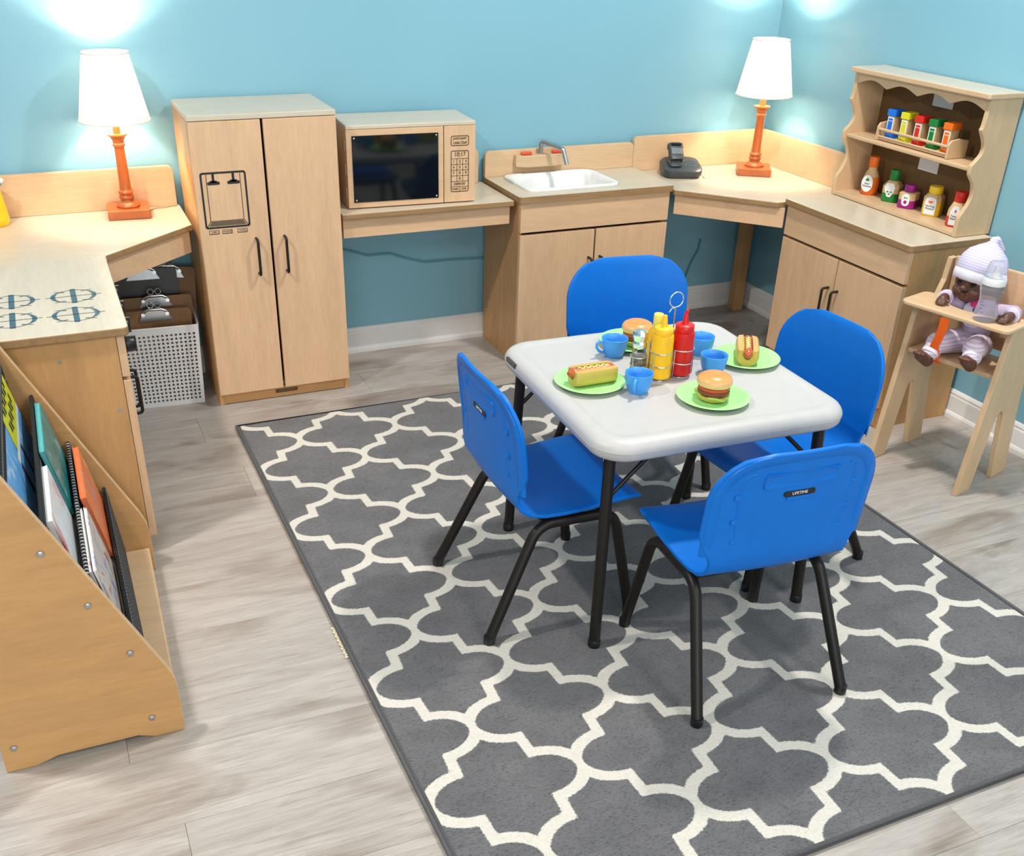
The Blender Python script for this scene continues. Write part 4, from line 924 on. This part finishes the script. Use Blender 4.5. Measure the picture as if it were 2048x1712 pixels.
def hotdog(x, y, lab, rz):
    t = thing('toy_hot_dog', lab, 'hot dog', (x, y, TT+.0040), rz)   # long axis local x
    def sect(s_, zlow=0): # U section in y,z (outer then inner)
        out = [(-.0225, .036), (-.0255, .030), (-.026, .014), (-.022, .005), (-.012, 0), (.012, 0), (.022, .005), (.026, .014), (.0255, .030), (.0225, .036), (.0115, .0375), (.0112, .024), (.007, .016), (0, .0135), (-.007, .016), (-.0112, .024), (-.0115, .0375)]
        return [(y_*s_, z_*(.94+.06*s_)) for y_, z_ in out]
    xs = [(-.050, .80), (-.046, .93), (-.038, 1), (.038, 1), (.046, .93), (.050, .80)]
    mb = MB(); k = len(sect(1)); vs_ = [(x_, y_, z_) for x_, s_ in xs for y_, z_ in sect(s_)]
    for j in range(len(xs)-1):
        for i in range(k):
            mi = 1 if i in (9, 16) else (2 if i in (10, 11, 12, 13, 14, 15) else 0)
            n0_ = len(mb.v)
            mb.f.append([j*k+i, j*k+(i+1) % k, (j+1)*k+(i+1) % k, (j+1)*k+i]); mb.mi.append(mi)
    mb.v = [Vector(p) for p in vs_]
    mb.f.append(list(range(k-1, -1, -1))); mb.mi.append(0); mb.f.append([(len(xs)-1)*k+i for i in range(k)]); mb.mi.append(0)
    o = mb.build('bun', [BUNS, BUNTOP, CREAM], t, smooth=45)
    sg = MB(); n = 14
    prof = [(-.062+.117*i/(n-1)) for i in range(n)]
    sg.tube([(p, 0, .0265+.002*(p/.056)**2) for p in prof], [.0108*math.sqrt(max(.03, 1-max(0, (abs(p+.0035)-.048)/.0108)**2)) for p in prof], 16).build('sausage', SAUS, t, smooth=70)
    MB().tube([(-.036+.072*i/30, .0045*math.sin(i*1.05), .0366) for i in range(31)], .0019, 8).build('mustard', MUST, t, smooth=60)
    MB().prism([(-.040, .027), (.040, .027), (.036, .0385), (-.036, .0375)], .0093, .0108, 'y').build('lettuce', LETT, t)
hotdog(0.6239, -1.6026, 'toy hot dog lying along the plate near the table badge', R(0)); hotdog(1.0262, -1.5987, 'toy hot dog with its end facing out on the plate by the highchair side', R(56))
def cup(x, y, lab, rz):
    t = thing('toy_cup', lab, 'cup', (x, y, TT), rz, 'blue toy cups on the play table'); t.scale = (1.07, 1.07, 1.07)
    MB().lathe([(.0, .0015), (.015, .0015), (.0165, 0), (.0180, 0), (.0195, .003), (.0245, .014), (.0270, .026), (.0285, .0405), (.0287, .0420), (.0280, .0425), (.0265, .0415), (.0250, .027), (.0220, .015), (.016, .0055), (.0, .0045)], 36, caps=False).build('bowl', CUPB, t, smooth=60)
    MB().tube([(.0265, 0, .0365), (.036, 0, .0375), (.0425, 0, .033), (.0425, 0, .025), (.037, 0, .017), (.030, 0, .0125), (.0235, 0, .0115)], [.0032, .0032, .003, .003, .003, .003, .003], 10).build('handle', CUPB, t, smooth=60)
cup(0.7459, -1.4757, 'blue toy cup with handle towards the table badge edge', R(178)); cup(0.6967, -1.6744, 'blue toy cup between the mustard bottle and the hot dog plate near the badge', R(228)); cup(0.9062, -1.6419, 'blue toy cup behind the hamburger at the table corner', R(70)); cup(0.9426, -1.5337, 'blue toy cup partly hidden by the ketchup bottle', R(60))
# condiments and caddy
MCX, MCY, KCX, KCY = 0.7764, -1.6282, 0.8295, -1.6272
def squeeze(x, y, mat, lab):
    t = thing('squeeze_bottle', lab, 'bottle', (x, y, TT+.0055))
    MB().lathe([(.020, 0), (.0232, .002), (.0236, .006), (.0232, .012), (.0236, .045), (.0236, .092), (.0225, .098), (.0215, .0985)], 32).build('body', mat, t, smooth=45)
    cp_ = MB().lathe([(.0200, .0986), (.0205, .100), (.0205, .113), (.019, .1145), (.0075, .1165), (.0065, .122), (.0042, .140), (.0038, .141)], 28).build('cap', mat, t, smooth=45); return t, cp_
squeeze(MCX, MCY, YEL, 'yellow mustard squeeze bottle in the wire caddy')
_, kc = squeeze(KCX, KCY, RED, 'red ketchup squeeze bottle in the wire caddy')
MB().ball((.0022, 0, .1435), .0042).build('nozzle_tip', RED, kc, smooth=60)
t = thing('squeeze_bottle', 'slim pale yellow capped bottle behind the mustard in the caddy', 'bottle', (0.7921, -1.578, TT+.0055))
MB().lathe([(.017, 0), (.0195, .002), (.0195, .086), (.013, .094)], 24).build('body', YEL, t, smooth=45); MB().lathe([(.0105, .0941), (.011, .096), (.011, .124), (.010, .1255)], 24).build('cap', PALEYEL, t, smooth=45)
def glass_mat():
    m, nt, bs = nodes_of('clear_glass'); bs.inputs['Transmission Weight'].default_value = 1; bs.inputs['Roughness'].default_value = .02; bs.inputs['IOR'].default_value = 1.3; return m
CLEAR = glass_mat()
t = thing('salt_shaker', 'glass shaker with dented chrome cap in the wire caddy', 'shaker', (0.738, -1.5977, TT+.0055)); t.scale = (1.1, 1.1, 1.22)
MB().lathe([(.0150, 0), (.0158, .002), (.0158, .010), (.0145, .040), (.0130, .052)], 10).build('glass_jar', CLEAR, t, smooth=20)
MB().lathe([(.0132, .0025), (.0132, .034), (.010, .036)], 16).build('pepper_fill', cover_mat('pepper_mix', (.05, .04, .03), (.45, .40, .30), (.75, .72, .62), 160), t, smooth=45)
MB().lathe([(.0140, .0522), (.0142, .060), (.0128, .064), (.0150, .071), (.0158, .076), (.0140, .081), (.006, .084)], 12).build('cap', CHROME, t, smooth=20)
cy_ = thing('condiment_caddy', 'chrome wire caddy with ring handle holding the bottles', 'caddy', (0.7852, -1.6055, TT))
def circ(cx, cy, r, z, n=24, a0=0, a1=360): return [(cx+r*math.cos(R(a0+(a1-a0)*i/n)), cy+r*math.sin(R(a0+(a1-a0)*i/n)), z) for i in range(n+1)]
ox, oy = 0.7852, -1.6055
for (bx2, by2, r) in ((MCX-ox, MCY-oy, .0258), (KCX-ox, KCY-oy, .0258), (0.738-ox, -1.5977-oy, .0178), (0.7921-ox, -1.578-oy, .0212)):
    for z in ((.036, .066) if r > .02 else (.028, .048)): MB().tube(circ(bx2, by2, r, z)[:-1], .0013, 6, closed=True).build('ring', CHROME, cy_, smooth=60)
    MB().tube(circ(bx2, by2, r*.7, .0018)[:-1], .0013, 6, closed=True).build('base_ring', CHROME, cy_, smooth=60)
    for a in (200, 340):
        cx2, sy2 = math.cos(R(a)), math.sin(R(a)); MB().tube([(bx2+r*.7*cx2, by2+r*.7*sy2, .0018), (bx2+r*cx2, by2+r*sy2, .006), (bx2+r*cx2, by2+r*sy2, .066 if r > .02 else .050)], .0013, 6).build('upright', CHROME, cy_, smooth=60)
hx, hy = 0.8275-ox, -1.5859-oy
lp_ = [(hx, hy, .0018), (hx, hy, .140), (hx-.006, hy, .146)]+[(hx-.002+.017*math.sin(R(a)), hy-.004, .163-.017*math.cos(R(a))) for a in range(-20, -345, -15)]+[(hx-.014, hy-.006, .145), (hx-.020, hy-.008, .138)]
MB().tube(lp_, .0015, 8).build('handle', CHROME, cy_, smooth=60)
MB().tube([(MCX-ox, MCY-oy, .0018), (hx, hy, .0018), (KCX-ox, KCY-oy, .0018)], .0013, 6).build('base_wire', CHROME, cy_, smooth=60); MB().tube([(0.738-ox, -1.5977-oy, .0018), (0.7921-ox, -1.578-oy, .0018), (hx, hy, .0018)], .0013, 6).build('base_wire', CHROME, cy_, smooth=60)

# ---------------------------------------------------------------- highchair and doll
HC = (1.894, -1.443, 0); HR = math.atan2(-.963, .268)
hc = thing('doll_highchair', 'pale wooden doll highchair with arched side panels beside the hutch cabinet', 'highchair', HC, HR)
def hc_side(x0, x1):
    # (y, z): forward is -y
    o_ = [(-.134, 0), (-.063, 0), (-.024, .200), (-.021, .213), (-.013, .223), (-.003, .227), (.007, .223), (.015, .213), (.018, .200), (.056, 0), (.134, 0), (.092, .25), (.084, .40), (.086, .58), (.060, .58), (.052, .52), (.030, .477), (-.064, .477)]
    return MB().prism(o_, x0, x1, 'x').build('side_panel', PALE, hc, bevel=.002)
hc_side(-.146, -.130); hc_side(.130, .146)
MB().prism([(.158-.022*(1-math.cos(R(a_))), .008-.022*(1-math.sin(R(a_)))) for a_ in range(0, 91, 15)]+[(.082*math.cos(R(a_)), .008-.066*math.sin(R(a_))**.8) for a_ in range(0, 181, 12)]+[(-.158+.022*(1-math.cos(R(a_))), .008-.022*(1-math.sin(R(a_)))) for a_ in range(90, -1, -15)]+[(-.158+.022*(1-math.cos(R(a_))), -.124+.022*(1-math.sin(R(a_)))) for a_ in range(0, 91, 15)]+[(.158-.022*(1-math.cos(R(a_))), -.124+.022*(1-math.sin(R(a_)))) for a_ in range(90, -1, -15)], .4775, .4885, 'z').build('tray', PALEX, hc, bevel=.003)
bx('seat', PALEX, hc, -.1297, .1297, -.072, .076, .332, .344, bevel=.002)
bx('backrest', MAPLEX, hc, -.1297, .1297, .073, .084, .36, .585, bevel=.004)
stp = MB(); st_p = [(-.018, -.122, .474), (-.020, -.118, .44), (-.028, -.115, .405), (-.034, -.112, .385), (-.030, -.104, .365), (-.032, -.098, .345), (-.030, -.080, .330)]
for i in range(len(st_p)-1):
    a = Vector(st_p[i]); b = Vector(st_p[i+1]); w_ = Vector((.011, .003, 0)); n_ = Vector((0, .0012, 0))
    stp.add([a-w_-n_, a+w_-n_, b+w_-n_, b-w_-n_, a-w_+n_, a+w_+n_, b+w_+n_, b-w_+n_], [(0, 1, 2, 3), (7, 6, 5, 4), (0, 3, 7, 4), (1, 5, 6, 2)])
stp.build('strap', ORANGE, hc, smooth=60)
# doll
def stripes(nm, c1, c2, f_, ax='Z'):
    m, nt, bs = nodes_of(nm); bs.inputs['Roughness'].default_value = .9; v = coords(nt, (1, 1, 1)); sx = N(nt, 'ShaderNodeSeparateXYZ'); L(nt, v, sx.inputs[0])
    a = N(nt, 'ShaderNodeMath', operation='MULTIPLY'); a.inputs[1].default_value = f_; L(nt, sx.outputs[ax], a.inputs[0]); b = N(nt, 'ShaderNodeMath', operation='SINE'); L(nt, a.outputs[0], b.inputs[0])
    mr = N(nt, 'ShaderNodeMapRange'); mr.inputs[1].default_value = -.4; mr.inputs[2].default_value = .4; L(nt, b.outputs[0], mr.inputs[0])
    L(nt, mixc(nt, mr.outputs[0], c1, c2), bs.inputs['Base Color']); return m
LAV = stripes('lavender_striped_knit', (.56, .50, .72), (.68, .64, .80), 900); LAV2 = stripes('pink_lavender_striped_knit', (.60, .46, .62), (.72, .66, .76), 620); PUR = plain('purple_trousers', (.34, .22, .40), .9); WCL = plain('white_lilac_cloth', (.74, .70, .79), .9)
SHIRT = plain('pale_lilac_shirt', (.56, .45, .62), .9)
def remesh(o, vox=.0026, it=3):
    r = o.modifiers.new('remesh', 'REMESH'); r.mode = 'VOXEL'; r.voxel_size = vox; r.use_smooth_shade = True; s_ = o.modifiers.new('smooth', 'SMOOTH'); s_.iterations = it; s_.factor = .5; return o
dl = thing('baby_doll', 'brown baby doll in lavender striped hat and clothes sitting in the highchair', 'doll', (HC[0], HC[1], .3445), HR)
HX, HY, HZ = -.022, .000, .208     # head centre, local (z above seat)
b = MB()
b.ball((HX, HY+.004, HZ), (.052, .055, .056)); b.ball((HX-.020, HY-.030, HZ-.022), (.022, .022, .020)); b.ball((HX+.020, HY-.030, HZ-.022), (.022, .022, .020)); b.ball((HX, HY-.034, HZ-.034), (.020, .020, .016))
b.ball((HX, HY-.057, HZ-.008), (.0085, .009, .0075)); b.ball((HX-.006, HY-.054, HZ-.011), .005); b.ball((HX+.006, HY-.054, HZ-.011), .005)
b.ball((HX, HY-.0535, HZ-.024), (.011, .006, .0038)); b.ball((HX, HY-.0525, HZ-.031), (.009, .006, .004))
for s_ in (-1, 1): b.ball((HX+s_*.052, HY+.006, HZ-.010), (.006, .010, .014)); b.ball((HX+s_*.021, HY-.045, HZ+.012), (.013, .008, .006))
b.capsule((HX, HY+.008, HZ-.045), (0, .030, .13), .022, .026)                       # neck
b.capsule((0, .034, .050), (0, .032, .120), .036, .036)                              # torso
for s_, sh_, el, wr in ((-1, (-.044, .026, .132), (-.080, -.018, .148), (-.070, -.050, .158)), (1, (.044, .026, .132), (.104, -.008, .152), (.118, -.050, .158))):
    b.capsule(sh_, el, .019, .0165); b.capsule(el, wr, .0165, .0135)
    w = Vector(wr); d = (w-Vector(el)).normalized(); d = Vector((d.x*.3-s_*.25, -abs(d.y)-.6, -.10)).normalized(); sd = Vector((1, 0, 0)) if s_ > 0 else Vector((-1, 0, 0))
    pm = w+d*.014; b.capsule(w, pm, .0135, .0135); b.ball(pm, (.0155, .0135, .0095))
    for k, (off, ln) in enumerate(((-.0105, .016), (-.0038, .019), (.0035, .018), (.0100, .014))):
        a = pm+Vector((off, 0, 0))+d*.006; m_ = a+d*ln*.6+Vector((0, 0, .001)); e = m_+d*ln*.35+Vector((0, 0, -.007)); b.capsule(a, m_, .0043, .0040, n=3); b.capsule(m_, e, .0040, .0035, n=3)
    a = pm-sd*.009-d*.004; b.capsule(a, a-sd*.009+d*.008, .0045, .0042, n=3)
LEG = ((-1, (-.030, .010, .034), (-.046, -.078, .040), (-.046, -.112, .004)), (1, (.030, .010, .036), (.060, -.078, .056), (.076, -.112, .030)))
for s_, hp, kn, an in LEG:
    b.capsule(hp, kn, .030, .024); b.capsule(kn, an, .023, .0165)
    a = Vector(an); toe = a+Vector((s_*.004-.006, -.024, .010)); b.capsule(a+Vector((0, .004, -.010)), toe, .0165, .0150)
    for k in range(5):
        off = -.0125+k*.0062; p = toe+Vector((off, -.0115+.0012*abs(k-1.5), .007)); b.ball(p, .0048 if k != (0 if s_ > 0 else 4) else .0062)
remesh(b.build('body', SKIN, dl, smooth=180), .0021, 2)
EYE = plain('dark_doll_eye', (.008, .005, .004), .15)
for s_ in (-1, 1):
    ey = MB().ball((HX+s_*.0205, HY-.0478, HZ+.001), (.0066, .0045, .0048)).build('eye', EYE, dl, smooth=60)
    MB().tube([(HX+s_*(.0125+.004*i), HY-.0515+.0013*i, HZ+.0055+.0016*math.sin(i*.8)) for i in range(5)], .0009, 6).build('lashes', EYE, dl, smooth=60)
# shirt and trousers
c = MB(); c.capsule((0, .034, .058), (0, .032, .122), .0385, .0405)
for s_, sh_, el in ((-1, (-.044, .026, .132), (-.080, -.016, .149)), (1, (.044, .026, .132), (.104, -.006, .153))): c.capsule(sh_, el, .026, .0225)
c.capsule((-.079, -.012, .149), (-.074, -.036, .156), .0222, .0200); c.capsule((.104, -.004, .153), (.113, -.032, .157), .0222, .0200)
remesh(c.build('shirt', SHIRT, dl, smooth=180), .0028)
c = MB(); c.prism(rrect(-.030, .030, .085, .158, .026), -.012, -.002, 'y'); remesh(c.build('bib', WCL, dl, smooth=180), .0028)
for px_, pz_, cc, r in ((-.004, .152, (.75, .05, .25), .009), (.008, .158, (.75, .05, .25), .008), (.006, .146, (.75, .05, .25), .008), (.014, .140, (.12, .12, .45), .009), (.004, .137, (.12, .12, .45), .007)):
    MB().lathe([(r, 0), (r, .0012), (r*.7, .002)], 12, (px_, -.0125, pz_), axis='y').build('flower_print', plain('flower_%d' % int(pz_*1000), cc, .7), dl, smooth=50)
c = MB(); c.ball((0, .024, .036), (.056, .046, .036))
for s_, hp, kn, an in LEG:
    c.capsule(hp, kn, .036, .030); k_ = Vector(kn); a = Vector(an); c.capsule(kn, k_.lerp(a, .62), .029, .0235)
remesh(c.build('trousers', LAV2, dl, smooth=180), .0028)
for s_, hp, kn, an in LEG:
    k_ = Vector(kn); a = Vector(an); p = k_.lerp(a, .55); q = k_.lerp(a, .74); MB().tube([p, q], [.0255, .0245], 18).build('cuff', WCL, dl, smooth=50)
for (p, q) in (((-.0745, -.034, .1552), (-.0718, -.043, .1570)), ((.1125, -.030, .1565), (.1155, -.040, .1575))): MB().tube([p, q], [.0212, .0205], 18).build('cuff', WCL, dl, smooth=50)
# hat: tilted lathe
hat = MB().lathe([(.0580, .006), (.0610, .010), (.0650, .030), (.0655, .045), (.0610, .062), (.0500, .080), (.0320, .094), (.0170, .104), (.0110, .110), (.0120, .116), (.0090, .121), (.004, .123)], 36).build('hat', LAV, dl, smooth=60, loc=(HX, HY+.004, HZ-.002), rot=(R(-17), R(3), 0))
MB().lathe([(.0600, -.004), (.0640, -.002), (.0655, .010), (.0650, .022), (.0620, .025)], 36).build('hat_brim', WCL, hat, smooth=60)
MB().capsule((.002, .008, .116), (.014, .034, .098), .011, .008).build('hat_knot', LAV, hat, smooth=60)
# bottle on the tray
bb = thing('baby_bottle', 'clear toy baby bottle with white collar standing on the highchair tray', 'bottle', tuple(Vector(HC)+Matrix.Rotation(HR, 3, 'Z')@Vector((.070, -.088, .489))), HR)
def thin_clear():
    m, nt, bs = nodes_of('clear_lilac_plastic'); bs.inputs['Base Color'].default_value = (.93, .92, .97, 1); bs.inputs['Transmission Weight'].default_value = .86; bs.inputs['Roughness'].default_value = .08; bs.inputs['IOR'].default_value = 1.12; return m
TC = thin_clear()
MB().lathe([(.027, 0), (.0295, .003), (.0300, .012), (.0265, .034), (.0240, .050), (.0265, .068), (.0300, .084), (.0300, .090), (.026, .096)], 28).build('bottle_body', TC, bb, smooth=50)
MB().lathe([(.0275, .0962), (.0300, .097), (.0305, .112), (.0285, .116)], 28).build('collar', WHITE, bb, smooth=45)
MB().lathe([(.0285, .1162), (.0270, .122), (.0230, .145), (.0215, .152), (.016, .156), (.004, .157)], 28).build('dome_cap', TC, bb, smooth=50)
MB().lathe([(.016, .1163), (.010, .124), (.006, .132), (.0065, .140), (.003, .145)], 18).build('teat', WHITE, bb, smooth=50)
for i in range(6): MB().box(-.006, .001 if i % 2 else .005, -.0262-.001*abs(i-2.5), -.0252-.001*abs(i-2.5), .026+i*.009, .0274+i*.009).build('measure_mark', plain('violet_mark_%d' % i, (.22, .12, .5), .5), bb)
